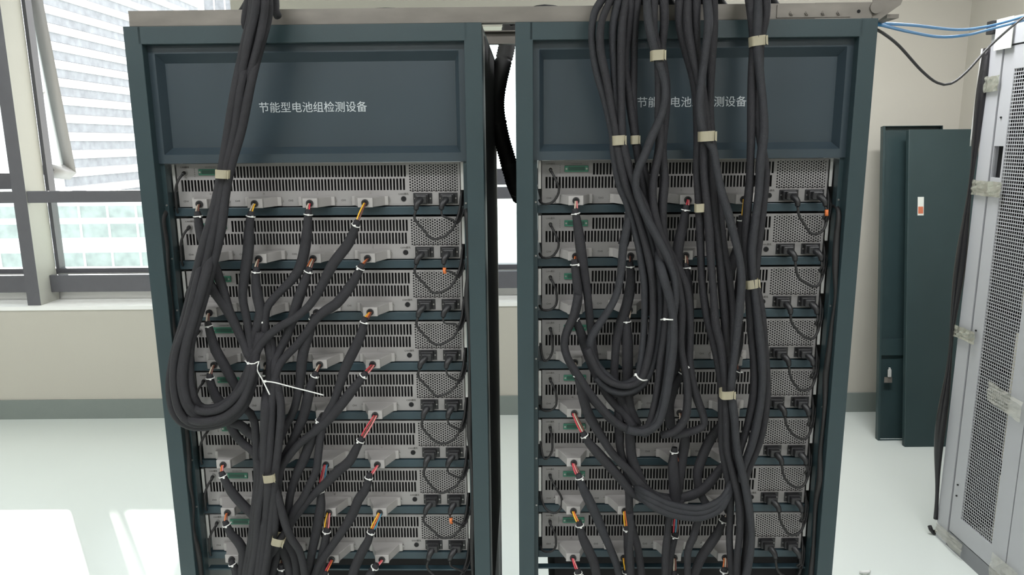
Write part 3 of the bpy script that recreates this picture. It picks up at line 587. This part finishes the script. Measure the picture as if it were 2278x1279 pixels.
cc(1, 4, 3, CB, [(1398, 932), (1402, 980), (1406, 1020), (1422, 1058), (1440, 1090), (1480, 1110), (1520, 1118)], d0=-.02, extra=', bending into the low arc')
cc(1, 4, 2, CB, [(1515, 940), (1524, 975), (1517, 1022), (1511, 1070), (1508, 1110)], d0=-.012, extra=', dark and straight')
cc(1, 4, 1, ['cream', 'brown'], [(1612, 935), (1594, 957), (1574, 989), (1562, 1018), (1553, 1045), (1552, 1070), (1559, 1100), (1574, 1125)], d0=-.008, extra=', curving left of the bundle')
cc(1, 5, 4, ['red', 'pink', 'brown'], [(1288, 1060), (1297, 1086), (1309, 1110), (1325, 1144), (1340, 1180), (1356, 1217), (1371, 1254), (1382, 1300)], d0=-.024, mt='sleeve2', extra=', running diagonally to the bottom')
cc(1, 5, 3, CB, [(1396, 1040), (1412, 1070), (1440, 1096), (1480, 1122), (1530, 1132)], d0=-.02)
cc(1, 5, 2, CB, [(1500, 1002), (1497, 1030), (1500, 1070), (1503, 1117), (1506, 1140)], d0=-.02, r1=.0135, r2=.0125, extra=', thick and dark beside the arcs')
cc(1, 5, 1, CB, [(1612, 1030), (1600, 1046), (1582, 1070), (1562, 1090), (1530, 1104), (1490, 1108), (1450, 1100)], d0=-.014, extra=', turning left as an arc')
cc(1, 6, 4, ['yellow', 'orange'], [(1289, 1166), (1296, 1195), (1308, 1221), (1322, 1254), (1330, 1300)], d0=-.022, extra=', with orange wires')
cc(1, 6, 3, ['yellow', 'orange', 'brown'], [(1395, 1175), (1397, 1205), (1400, 1245), (1402, 1300)], d0=-.012, extra=', with bright yellow wires')
cc(1, 6, 2, ['red', 'blue', 'brown'], [(1502, 1190), (1494, 1215), (1486, 1250), (1484, 1300)], d0=-.016, extra=', with a single red wire')
cc(1, 6, 1, CB, [(1609, 1156), (1597, 1185), (1578, 1213), (1560, 1240), (1546, 1275), (1542, 1305)], d0=-.016, extra=', slanting left to the bottom')
cc(1, 7, 4, ['red', 'pink'], [(1286, 1272), (1292, 1310)], d0=-.02, extra=', with red wires at the bottom left')
cc(1, 7, 3, ['yellow', 'orange'], [(1393, 1270), (1396, 1310)], d0=-.01, extra=', with yellow wires')
cc(1, 7, 2, ['cream', 'brown'], [(1500, 1276), (1498, 1310)], d0=-.02, extra=', with grey wires')
cc(1, 7, 1, ['orange', 'cream', 'brown'], [(1611, 1268), (1604, 1310)], d0=-.02, extra=', with orange wires')
# low arcs
for q, dy in enumerate((0, 11, 22)):
    lc('forming the %s of the three broad arcs low in the right cabinet' % ('highest', 'middle', 'lowest')[q], G4, [(1416, 1084+dy*.6, -.03), (1445, 1100+dy), (1480, 1118+dy), (1520, 1128+dy), (1560, 1130+dy), (1596, 1116+dy), (1616, 1096+dy*.8), (1630, 1060, -.04)], -.068-.002*q, r=.0085, mt='sleeve2')
for q, (pts) in enumerate(([(1502, 1135), (1489, 1150), (1485, 1190), (1481, 1224), (1479, 1300)], [(1556, 1150), (1549, 1170), (1542, 1197), (1530, 1226), (1530, 1300)], [(1400, 1140), (1404, 1180), (1400, 1230), (1404, 1300)])):
    lc('dropping to the bottom edge %s' % ('below the left end of the low arcs', 'below the middle of the low arcs', 'beside the yellow wires')[q], 'cables dropping below the arcs', pts, -.034-.01*q, r=.0085)
# ---------------------------------------------------------------- paper bands and nylon ties
def band(k, label, px, py, wpx, hpx, d, ang=0):
    c = loc(k, px, py, d); sc = (loc(k, px+10, py, d)-c).length/10
    a, b, h = wpx*sc/2, min(.017, wpx*sc*.55), hpx*sc/2
    bm = bmesh.new(); n = 20; R = []
    for s in (-1, 1):
        ring = []
        for q in range(n):
            t = 2*pi*q/n; e = .55
            x = a*abs(cos(t))**e*(1 if cos(t) > 0 else -1); y = b*abs(sin(t))**e*(1 if sin(t) > 0 else -1)
            ring.append(bm.verts.new((x*(1+.03*s), y, s*h+x*.06)))
        R.append(ring)
    for q in range(n): bm.faces.new((R[0][q], R[0][(q+1) % n], R[1][(q+1) % n], R[1][q]))
    tl = [(a*.9, -b*.9, h*.9), (a*1.12, -b*1.0, h*.95), (a*1.14, -b*1.0, -h*1.05), (a*.92, -b*.9, -h*.8)]
    bm.faces.new([bm.verts.new(p) for p in tl])
    bmesh.ops.solidify(bm, geom=bm.faces[:], thickness=.0006)
    o = fin(bm, 'paper_band', 'tape'); o.matrix_world = RM[k] @ Matrix.Translation(c) @ Matrix.Rotation(ang, 4, 'Y')
    for p in o.data.polygons: p.use_smooth = False
    tag(o, label, 'label band', 'cream paper bands round the cables')
band(0, 'cream paper band round the bundle that crosses the topmost unit of the left cabinet', 497, 387, 30, 19, -.078, .12)
band(0, 'cream paper band round the trunk at the seventh unit of the left cabinet', 601, 1060, 27, 18, -.068, -.05)
band(0, 'tilted cream paper band near the bottom of the left cabinet', 620, 1200, 27, 18, -.066, .3)
band(1, 'square cream paper band at the bottom of the header panel, leftmost in the right cabinet', 1376, 312, 28, 21, -.062)
band(1, 'small folded cream paper band beside the leftmost one', 1412, 311, 19, 19, -.046, .0)
band(1, 'cream paper band near the top, left of the white lettering of the right cabinet', 1462, 124, 30, 22, -.080)
band(1, 'cream paper band in the middle bundle just below the white lettering', 1571, 303, 34, 22, -.078)
band(1, 'small cream paper band on the shelf line below the topmost unit of the right cabinet', 1556, 462, 21, 19, -.058)
band(1, 'highest cream paper band, on the rightmost bundle', 1684, 92, 33, 21, -.055, -.06)
band(1, 'cream paper band on the rightmost bundle beside the third unit', 1671, 630, 28, 20, -.055, -.12)
band(1, 'cream paper band low on the middle bundle beside the fifth unit', 1616, 875, 29, 19, -.080)
def nylon(k, label, pts, d, r=.0014):
    P = [RM[k] @ loc(k, *p) for p in smooth_d(pts, d)]
    bm = bmesh.new(); tube(bm, catmull(P, .006), r, 6); h = P[1]; box(bm, h-Vector((.0022, .002, .0022)), h+Vector((.0022, .002, .0022)))
    tag(fin(bm, 'cable_tie', 'tie'), label, 'cable tie', 'loose nylon ties')
nylon(0, 'white nylon tie with a long tail round the gathered cables in the left cabinet', [(545, 802, -.052), (552, 808), (566, 809), (576, 804), (572, 822), (584, 845), (600, 878, -.085)], -.074)
nylon(0, 'white nylon tie whose thin tail points to the right across the fifth unit', [(584, 846), (590, 848), (612, 851, -.083), (650, 861), (690, 871), (720, 879, -.078)], -.078)
nylon(1, 'white nylon tie holding the bottom of the hanging loop in the right cabinet', [(1411, 836, -.055), (1414, 833), (1420, 841), (1430, 846), (1440, 845, -.06)], -.078, .0018)
nylon(1, 'thin white nylon tie round the grey cable pair beside the fourth unit', [(1470, 711, -.07), (1478, 710), (1490, 711), (1504, 711, -.085)], -.1, .0016)
nylon(1, 'short white nylon tie low on the cables beside the fifth unit', [(1527, 816, -.05), (1530, 817), (1537, 818, -.05)], -.062, .0016)
# ---------------------------------------------------------------- power cords and signal leads
def power_cord(k, i, j):
    um = unit_mtx(k, i); x0 = (.5515, .6085)[j]
    t = empty('power_cable', 'black power cable in the %s inlet of the %s unit, %s cabinet' % (('left', 'right')[j], {0: 'topmost', 7: 'lowest'}.get(i, ORD[i]), SIDE[k]), 'power cable', um @ Matrix.Translation((x0, 0, .0155)), 'power cables of the %s cabinet' % SIDE[k])
    bm = bmesh.new()
    # angled plug: base in the inlet, body bending down or sideways
    box(bm, (-.016, -.014, -.0105), (.014, -.0022, .0105), bev=.002); box(bm, (-.012, -.026, -.009), (.012, -.012, .009), bev=.003)
    sx_ = (-1 if k == 0 else 1)*(.010+rr(-.002, .003))
    P = [(0, -.014, 0), (sx_*.4, -.026, -.003), (sx_, -.034, -.012), (sx_*1.15, -.034, -.022)]
    tube(bm, catmull(P, .004), lambda s, L: .0095-.0042*s/L, 10)
    fin(bm, 'plug', 'black', t)
    e = Vector(P[-1]); r_edge = .636-x0
    if j == 0:
        if k == 0: Q = [e, e+Vector((-.004, 0, -.02)), Vector((.004+rr(-.004, .004), -.034, -.068)), Vector((.022, -.032, -.086+rr(-.004, .004))), Vector((.046, -.030, -.084)), Vector((.068, -.026, -.066)), Vector((r_edge-.002, -.018, -.030)), Vector((r_edge+.002, .0, .004)), Vector((r_edge+.0045, .02, .03))]
        else: Q = [e, e+Vector((.004, 0, -.02)), Vector((.024+rr(-.003, .004), -.034, -.060)), Vector((.044, -.032, -.080+rr(-.004, .006))), Vector((.066, -.028, -.082)), Vector((r_edge-.006, -.024, -.064)), Vector((r_edge+.001, -.012, -.030)), Vector((r_edge+.0045, .0, -.002)), Vector((r_edge+.0045, .02, .03))]
        r = .0030
    else:
        Q = [e, e+Vector((.002, -.002, -.014)), Vector((.010+rr(-.003, .004), -.03, -.046+rr(-.006, .006))), Vector((.020, -.026, -.052)), Vector((r_edge+.000, -.014, -.040)), Vector((r_edge+.004, .0, -.012)), Vector((r_edge+.0045, .02, .012))]
        r = .0024
    bm = bmesh.new(); tube(bm, catmull(Q, .006), r, 8); fin(bm, 'cord', 'cord', t)
    if j == 1:
        q2 = [v+Vector((.003+.002*sin(n_*2), -.005, -.004*n_/3)) for n_, v in enumerate(Q[1:])]
        bm = bmesh.new(); tube(bm, catmull(q2, .006), .0016, 6); fin(bm, 'earth_wire', 'cord', t)
    if (k, i, j) in ((1, 0, 1), (0, 1, 1), (0, 6, 1)):
        c = Q[1]; bm = bmesh.new(); tube(bm, [c+Vector((0, -.002, .006)), c+Vector((0, -.003, 0)), c+Vector((.001, -.002, -.007))], .0040, 10); o = fin(bm, 'ferrule', 'orange', t); o['label'] = 'orange ferrule'
for k in (0, 1):
    for i in range(8):
        for j in (0, 1): power_cord(k, i, j)
        um = unit_mtx(k, i)
        t = empty('signal_lead', 'thin black signal lead at the left end of the %s unit, %s cabinet' % ({0: 'topmost', 7: 'lowest'}.get(i, ORD[i]), SIDE[k]), 'cable', um @ Matrix.Translation((.019, 0, .0762)), 'signal leads of the %s cabinet' % SIDE[k])
        bm = bmesh.new(); tube(bm, [(0, -.0048, 0), (0, -.010, -.001), (.001, -.016, -.004)], lambda s, L: .0044-.0014*s/L, 10); fin(bm, 'plug', 'cord', t)
        if k == 0: Q = [(.001, -.015, -.003), (-.006, -.022, -.014), (-.014, -.024, -.035), (-.016, -.022, -.060), (-.020, -.014, -.080), (-.024, .0, -.092)]
        elif i in (0, 1, 2, 4, 7): Q = [(.001, -.015, -.003), (.010, -.024, -.020), (.018-.004*(i > 1), -.024, -.042), (.012, -.022, -.062), (-.002, -.020, -.074), (-.018, -.012, -.075), (-.025, .002, -.068)]
        else: Q = [(.001, -.015, -.003), (.004, -.024, -.024), (.004, -.024, -.050), (-.004, -.022, -.068), (-.014, -.018, -.074), (-.020, -.012, -.060), (-.024, .0, -.03), (-.025, .008, .0)]
        if k == 1 and i == 6: Q = [(.001, -.015, -.003), (.012, -.024, -.022), (.027, -.026, -.050), (.024, -.026, -.078), (.008, -.024, -.090), (-.012, -.018, -.080), (-.022, -.006, -.055), (-.025, .006, -.02)]
        bm = bmesh.new(); tube(bm, catmull([Vector(q) for q in Q], .006), .0027, 8); fin(bm, 'lead', 'cord', t)
def clutter(k, lx, label, seed):
    random.seed(seed); z0 = -.40; pts = []
    n = 16; pts += [RM[k] @ Vector((lx*.975, .20, -.385)), RM[k] @ Vector((lx*.985, .07, -.388))]
    for q in range(n): pts.append(RM[k] @ Vector((lx+rr(-.003, .003), .018+rr(-.006, .006), z0-q*(1.34-.40+.0)/(n-1)*1.0)))
    bm = bmesh.new(); tube(bm, catmull(pts, .012), lambda s, L: .0058+.0018*sin(s*23+seed), 8); tag(fin(bm, 'cable_run', 'cord'), label, 'cable', 'vertical cable runs inside the cabinets')
clutter(0, -.3385, 'black cable running down the inner left edge of the left cabinet', 3)
clutter(0, .3345, 'black cable running down the inner right edge of the left cabinet', 5)
clutter(1, .3345, 'black cable running down the inner right edge of the right cabinet', 8)
# ================================================================ CABLE TRAY over both cabinets
RT = RM[0] @ Matrix.Translation((0, 0, 0))
pA = RM[0] @ Vector((-.370, .02, .0015)); pB = RM[1] @ Vector((.369, .02, .0015)); L_ = (pB-pA).length
ux = (pB-pA).normalized(); uy = Vector((-ux.y, ux.x, 0)).normalized(); uz = ux.cross(uy)
TM = Matrix(((ux.x, uy.x, uz.x, pA.x), (ux.y, uy.y, uz.y, pA.y), (ux.z, uy.z, uz.z, pA.z), (0, 0, 0, 1)))
tray = empty('cable_tray', 'galvanised steel cable tray lying along the tops of both cabinets', 'cable tray', TM)
jx = L_-.118
for nm, yy, s in (('side_rail', 0, 1), ('side_rail', .36, -1)):
    bm = bmesh.new()
    box(bm, (0, yy, 0), (jx, yy+.002, .030)); box(bm, (0, yy-(.0 if s > 0 else .018), .030), (jx, yy+(.020 if s > 0 else .002), .0325)); box(bm, (0, yy-(.0 if s > 0 else .018), 0), (jx, yy+(.020 if s > 0 else .002), .002))
    r = fin(bm, nm, 'galv', tray)
bm = bmesh.new(); box(bm, (jx, -.0005, 0), (L_, .002, .0305)); box(bm, (jx, -.0005, .0305), (L_, .02, .033)); box(bm, (jx-.08, -.0022, .004), (L_-.045, -.0006, .0295)); fin(bm, 'joining_plate', 'galv', tray)
for x in (jx-.05, jx-.018, jx+.016, jx+.048):
    bm = bmesh.new(); disc(bm, (x, .012), .0048, -.0052, -.0020, 6); disc(bm, (x, .012), .0026, -.0075, -.005, 8); fin(bm, 'bolt', 'galv', tray)
for x in (jx-.12, L_-.028):
    bm = bmesh.new(); disc(bm, (x, .015), .0036, -.0012, .0, 12); fin(bm, 'hole', 'void', tray)
for q in range(7):
    bm = bmesh.new(); x = .1+q*.25; box(bm, (x, .021, .004), (x+.025, .341, .012)); fin(bm, 'rung', 'galv', tray)
bm = bmesh.new()
prism(bm, [(L_+.002, .004), (L_+.012, -.006), (L_+.06, .028), (L_+.075, .07), (L_+.04, .09), (L_+.002, .05)], .004, .0065, 'y')
disc(bm, (L_+.006, .022), .012, -.004, .004, 18); disc(bm, (L_+.016, .048), .007, -.002, .004, 10)
fin(bm, 'corner_bracket', 'galv', tray)
# cables lying in the tray
def tcable(label, pts, r):
    bm = bmesh.new(); tube(bm, catmull([TM @ Vector(p) for p in pts], .02), r, 10); tag(fin(bm, 'sleeved_cable', 'sleeve'), label, 'cable', 'cables lying in the tray')
tcable('black cable humped up out of the tray above the right half of the left cabinet', [(.40, .16, .03), (.46, .15, .040), (.52, .14, .043), (.58, .15, .040), (.66, .16, .03)], .014)
tcable('black cable humped up out of the tray above the left edge of the right cabinet', [(.80, .16, .03), (.85, .15, .042), (.88, .14, .046), (.92, .15, .042), (.97, .16, .03)], .014)
for q, (a, b) in enumerate((((545, 50), (552, 8)), ((612, 22), (600, 2)))):
    P = [RM[0] @ loc(0, *p) for p in ((a[0]+(6 if q == 0 else 6), a[1]+14, .0), (a[0], a[1], -.012), (b[0]+(0 if q == 0 else 12), b[1], -.004), (570+30*q, -14, .02), (580, -40, .06), (570, 0, .14), (540, 44, .24), (500, 52, .33))]
    bm = bmesh.new(); tube(bm, catmull(P), .0085, 10); tag(fin(bm, 'sleeved_cable', 'sleeve'), 'black cable bulging out over the tray on the %s of the left bundle' % ('left' if q == 0 else 'right'), 'cable', 'cables bulging over the tray')
# corrugated hoses between the cabinets
def hose(label, pts, r):
    P = catmull([on_y(px, py, Y) for px, py, Y in pts], .004)
    bm = bmesh.new(); tube(bm, P, lambda s, L: r*(1+.06*(1 if int(s/.004) % 2 else -1)), 14); tag(fin(bm, 'corrugated_hose', 'cord', smooth=True), label, 'hose', 'hoses between the cabinets')
hose('black corrugated hose winding down between the two cabinets', [(1140, 40, 2.3), (1126, 110, 2.28), (1108, 190, 2.26), (1104, 240, 2.25), (1114, 300, 2.25), (1128, 350, 2.25), (1142, 400, 2.24), (1158, 440, 2.3)], .0245)
hose('black corrugated hose along the side of the left cabinet', [(1066, 70, 2.30), (1080, 120, 2.31), (1092, 180, 2.32), (1097, 260, 2.34), (1098, 330, 2.36)], .016)
# ================================================================ LEANING TEAL PANELS
def leaning(label, x0, x1, yb, ytop, zt_, flange, extras=None):
    th = math.atan2(ytop-yb, zt_); Lp = math.hypot(ytop-yb, zt_)
    t = empty('cabinet_side_panel', label, 'panel', Matrix.Translation((x0, yb, 0)) @ Matrix.Rotation(-th, 4, 'X'))
    bm = bmesh.new(); w_ = x1-x0
    if flange == 'in':      # open side towards us: sheet at the back with a rim
        box(bm, (0, .03, .0), (w_, .032, Lp)); box(bm, (0, 0, 0), (.003, .03, Lp)); box(bm, (w_-.003, 0, 0), (w_, .03, Lp)); box(bm, (.003, 0, Lp-.003), (w_-.003, .03, Lp)); box(bm, (.003, 0, 0), (w_-.003, .03, .003))
        box(bm, (.003, 0, 0), (.012, .0015, Lp))
        box(bm, (.003, .012, .505), (w_-.003, .03, .60))
    else:
        box(bm, (0, 0, 0), (w_, .032, Lp), bev=.004)
    fin(bm, 'sheet', 'tealpanel', t)
    return t
pa = leaning('dark teal cabinet panel with a latch, its hollow side out, leaning on the back wall', 2.155, 2.50, 4.108, 4.372, 1.822, 'in')
bm = bmesh.new(); box(bm, (.03, -.004, .345), (.075, .0, .378)); disc(bm, (.055, .36), .007, -.007, -.003, 12); la = fin(bm, 'latch', 'galv', pa)
bm = bmesh.new(); box(bm, (.048, -.012, .379), (.068, -.002, .425), bev=.003); disc(bm, (.058, .43), .006, -.010, -.002, 10); fin(bm, 'latch_bolt', 'ear', la)
pb = leaning('wide plain dark teal cabinet panel leaning in front of the narrower hollow one', 2.262, 2.66, 4.01, 4.29, 1.80, 'out')
bm = bmesh.new(); box(bm, (.055, -.001, 1.335), (.09, 0, 1.44)); fin(bm, 'sticker', 'paper', pb)
bm = bmesh.new(); box(bm, (.058, -.0014, 1.345), (.087, -.001, 1.385)); fin(bm, 'sticker_print', 'redl', pb)
# ================================================================ SILVER MESH CABINET on the right
X0 = 1.894; YF = 3.04; YN = 2.15; HC = 2.19
sc = empty('silver_cabinet', 'tall silver grey cabinet with a square mesh door at the right edge', 'cabinet', Matrix.Translation((X0, 0, 0)))
bm = bmesh.new()
box(bm, (0, 2.962, .0), (.03, YF, HC)); box(bm, (.03, YF-.02, .0), (.78, YF, HC)); box(bm, (0, YN, 2.10), (.03, 2.958, HC)); box(bm, (0, YN, HC), (.78, YF, HC+.01)); box(bm, (.76, YN, 0), (.78, YF-.02, HC))
fin(bm, 'frame', 'silver', sc)
bm = bmesh.new(); box(bm, (.004, YN, 0), (.03, 2.958, .07)); fin(bm, 'plinth', 'cabbase', sc)
ma, mb, mz0, mz1 = 2.682, 2.888, .165, 2.008
door = bmesh.new()
for (a, b, c, d) in ((2.594, ma, .075, 2.094), (mb, 2.956, .075, 1.600), (mb, 2.956, 1.721, 2.094), (mb, 2.897, 1.6, 1.721), (2.952, 2.956, 1.6, 1.721), (ma, mb, .075, mz0), (ma, mb, mz1, 2.094)):
    box(door, (.004, a, c), (.012, b, d))
dr_ = fin(door, 'mesh_door', 'silver', sc)
bm = bmesh.new(); ny, nz = 17, 138; py_, pz_ = (mb-ma)/ny, (mz1-mz0)/nz
for a in range(ny):
    for b in range(nz):
        y0_, z0_ = ma+a*py_, mz0+b*pz_; e, e2 = py_*.13, pz_*.13
        A = [(y0_, z0_), (y0_+py_, z0_), (y0_+py_, z0_+pz_), (y0_, z0_+pz_)]; B = [(y0_+e, z0_+e2), (y0_+py_-e, z0_+e2), (y0_+py_-e, z0_+pz_-e2), (y0_+e, z0_+pz_-e2)]
        va = [bm.verts.new((.006, *p)) for p in A]; vb = [bm.verts.new((.006, *p)) for p in B]
        for q in range(4): bm.faces.new((va[q], va[(q+1) % 4], vb[(q+1) % 4], vb[q]))
bmesh.ops.remove_doubles(bm, verts=bm.verts[:], dist=1e-5)
ms = fin(bm, 'square_mesh', 'silver', dr_)
bm = bmesh.new(); box(bm, (.004, YN, .075), (.012, 2.588, 2.094)); fin(bm, 'plain_door', 'silver', sc)
bm = bmesh.new(); box(bm, (.03, 2.87, 1.55), (.04, 2.96, 1.75)); fin(bm, 'lock_recess', 'void', sc)
for z in (1.83, .98, .30, .25):
    bm = bmesh.new(); disc(bm, (2.93, z), .004, 0, .004, 8)
    for v in bm.verts: v.co = (v.co.y, v.co.x, v.co.z)
    fin(bm, 'screw', 'void', sc)
bm = bmesh.new()
for z, h in ((.20, .26), (.50, .30), (.84, .2), (1.08, .30), (1.62, .3)): box(bm, (.10, 2.60, z), (.60, 3.0, z+h))
fin(bm, 'inner_module', 'black', sc)  # modules blackened to deepen the shade behind the mesh
for z, h, y in ((.16, .28, 2.70), (.50, .24, 2.70), (.78, .24, 2.71), (1.12, .36, 2.70)):
    bm = bmesh.new(); box(bm, (.035, y, z), (.06, y+.03, z+h)); fin(bm, 'inner_board', 'ivory', sc)
bm = bmesh.new(); box(bm, (.05, 2.68, 1.12), (.09, 2.74, 1.34)); fin(bm, 'inner_carton', 'carton', sc)
bm = bmesh.new(); box(bm, (.66, 2.3, .1), (.67, 3.0, 2.08)); box(bm, (.031, 3.002, .06), (.74, 3.015, 2.17)); fin(bm, 'inner_shade_sheet', 'void', sc)  # dark sheets added so the mesh holes look shaded
# seal strip hanging off the far edge
P = [(-.004, 3.052, 2.10), (-.006, 3.055, 1.85), (-.012, 3.05, 1.6), (-.010, 3.062, 1.3), (-.016, 3.06, 1.0), (-.008, 3.066, .75), (-.018, 3.062, .45), (-.008, 3.05, .2), (-.004, 3.045, .08)]
bm = bmesh.new(); tube(bm, catmull([Vector(p)+Vector((X0, 0, 0)) for p in P], .03), lambda s, L: .015+.007*sin(s*9), 8, flat=1); tag(fin(bm, 'door_seal', 'rubber'), 'black rubber seal strip taped to the far edge of the silver cabinet', 'seal')
bm = bmesh.new(); tube(bm, catmull([Vector(p)+Vector((X0-.014, .012, 0)) for p in P[:2]]+[Vector((X0-.02, 3.066, 1.72))], .03), .0032, 6); tag(fin(bm, 'foam_strip', 'ear'), 'thin white strip running beside the black seal of the silver cabinet', 'strip')
def crumple(name, label, m, ya, yb, za, zb, x=-.008, rot=0):
    bm = bmesh.new(); n, k_ = 9, 7; G = []
    for a in range(n):
        row = []
        for b in range(k_):
            y = ya+(yb-ya)*a/(n-1); z = za+(zb-za)*b/(k_-1)+rot*(a/(n-1)-.5)
            row.append(bm.verts.new((X0+x-abs(rr(0, .007)), y, z+rr(-.002, .002))))
        G.append(row)
    for a in range(n-1):
        for b in range(k_-1): bm.faces.new((G[a][b], G[a+1][b], G[a+1][b+1], G[a][b+1]))
    bmesh.ops.solidify(bm, geom=bm.faces[:], thickness=.001)
    tag(fin(bm, name, m), label, 'tape', 'tape on the silver cabinet')
crumple('foil_tape', 'crumpled shiny tape below the dark lock opening of the silver cabinet', 'foil', 3.06, 2.86, 1.525, 1.585)
crumple('foil_tape', 'crumpled shiny tape half way up the far edge of the silver cabinet', 'foil', 3.075, 2.91, .925, .975)
crumple('foil_tape', 'crumpled tape holding the seal near the top corner of the silver cabinet', 'foil', 3.05, 2.95, 1.93, 1.99)
crumple('packing_tape', 'clear packing tape across the mesh door of the silver cabinet', 'plast', 2.80, 2.60, .72, .80, -.004, -.02)
crumple('packing_tape', 'clear packing tape along the foot of the silver cabinet at its far corner', 'plast', 3.03, 2.84, .02, .075, -.006)
crumple('packing_tape', 'clear packing tape over the lower edge of the mesh door, nearer the frame edge', 'plast', 2.66, 2.50, .03, .15, -.004)
bm = bmesh.new(); box(bm, (X0-.012, 2.90, 2.085), (X0-.009, 3.00, 2.20)); o = tag(fin(bm, 'paper_tag', 'paper'), 'white printed paper tag at the top corner of the silver cabinet', 'tag')
bm = bmesh.new(); box(bm, (X0-.02, 3.01, 2.15), (X0, 3.05, 2.20), bev=.003); tag(fin(bm, 'corner_clip', 'black'), 'black clip on the top far corner of the silver cabinet', 'clip')
bm = bmesh.new(); c = on_z(2076, 1188); tube(bm, catmull([c+Vector((-.02, 0, .04)), c+Vector((-.01, -.005, .015)), c+Vector((.01, 0, .012)), c+Vector((.03, .0, .03))], .01), lambda s, L: .009+.003*sin(s*200), 7); tag(fin(bm, 'scrap_of_tape', 'rubber'), 'small black curled scrap on the floor at the foot of the silver cabinet', 'scrap')
bm = bmesh.new(); c = on_z(1926, 1276); tube(bm, catmull([c+Vector((-.025, 0, .006)), c+Vector((0, -.01, .014)), c+Vector((.02, .01, .006))], .01), .006, 6); tag(fin(bm, 'scrap_of_paper', 'tie'), 'small white scrap lying on the floor at the bottom edge', 'scrap')
# ================================================================ LOOSE CABLES to the right
def span(name, label, pts, r, m, group=None):
    P = []
    for px, py, Y in pts: P.append(on_y(px, py, Y))
    bm = bmesh.new(); tube(bm, catmull(P, .03), r, 8); tag(fin(bm, name, m), label, 'cable', group)
span('blue_cable', 'upper of two blue cables strung from the right cabinet to the silver one', [(1946, 52, 1.70), (1960, 52, 1.72), (2030, 56, 1.9), (2130, 66, 2.15), (2190, 60, 2.3), (2240, 48, 2.4), (2290, 33, 2.5)], .0038, 'bluecable', 'blue cables')
span('blue_cable', 'lower of two blue cables strung from the right cabinet to the silver one', [(1946, 54, 1.70), (1962, 56, 1.72), (2020, 70, 1.9), (2090, 82, 2.1), (2150, 78, 2.2), (2200, 66, 2.3), (2290, 42, 2.5)], .0038, 'bluecable', 'blue cables')
span('black_cable', 'black cable sagging deeply in front of the beige wall', [(1946, 65, 1.70), (1962, 72, 1.72), (2000, 102, 1.85), (2050, 157, 2.0), (2085, 184, 2.1), (2115, 186, 2.15), (2150, 160, 2.2), (2200, 105, 2.3), (2250, 60, 2.4), (2290, 28, 2.5)], .0036, 'cord')
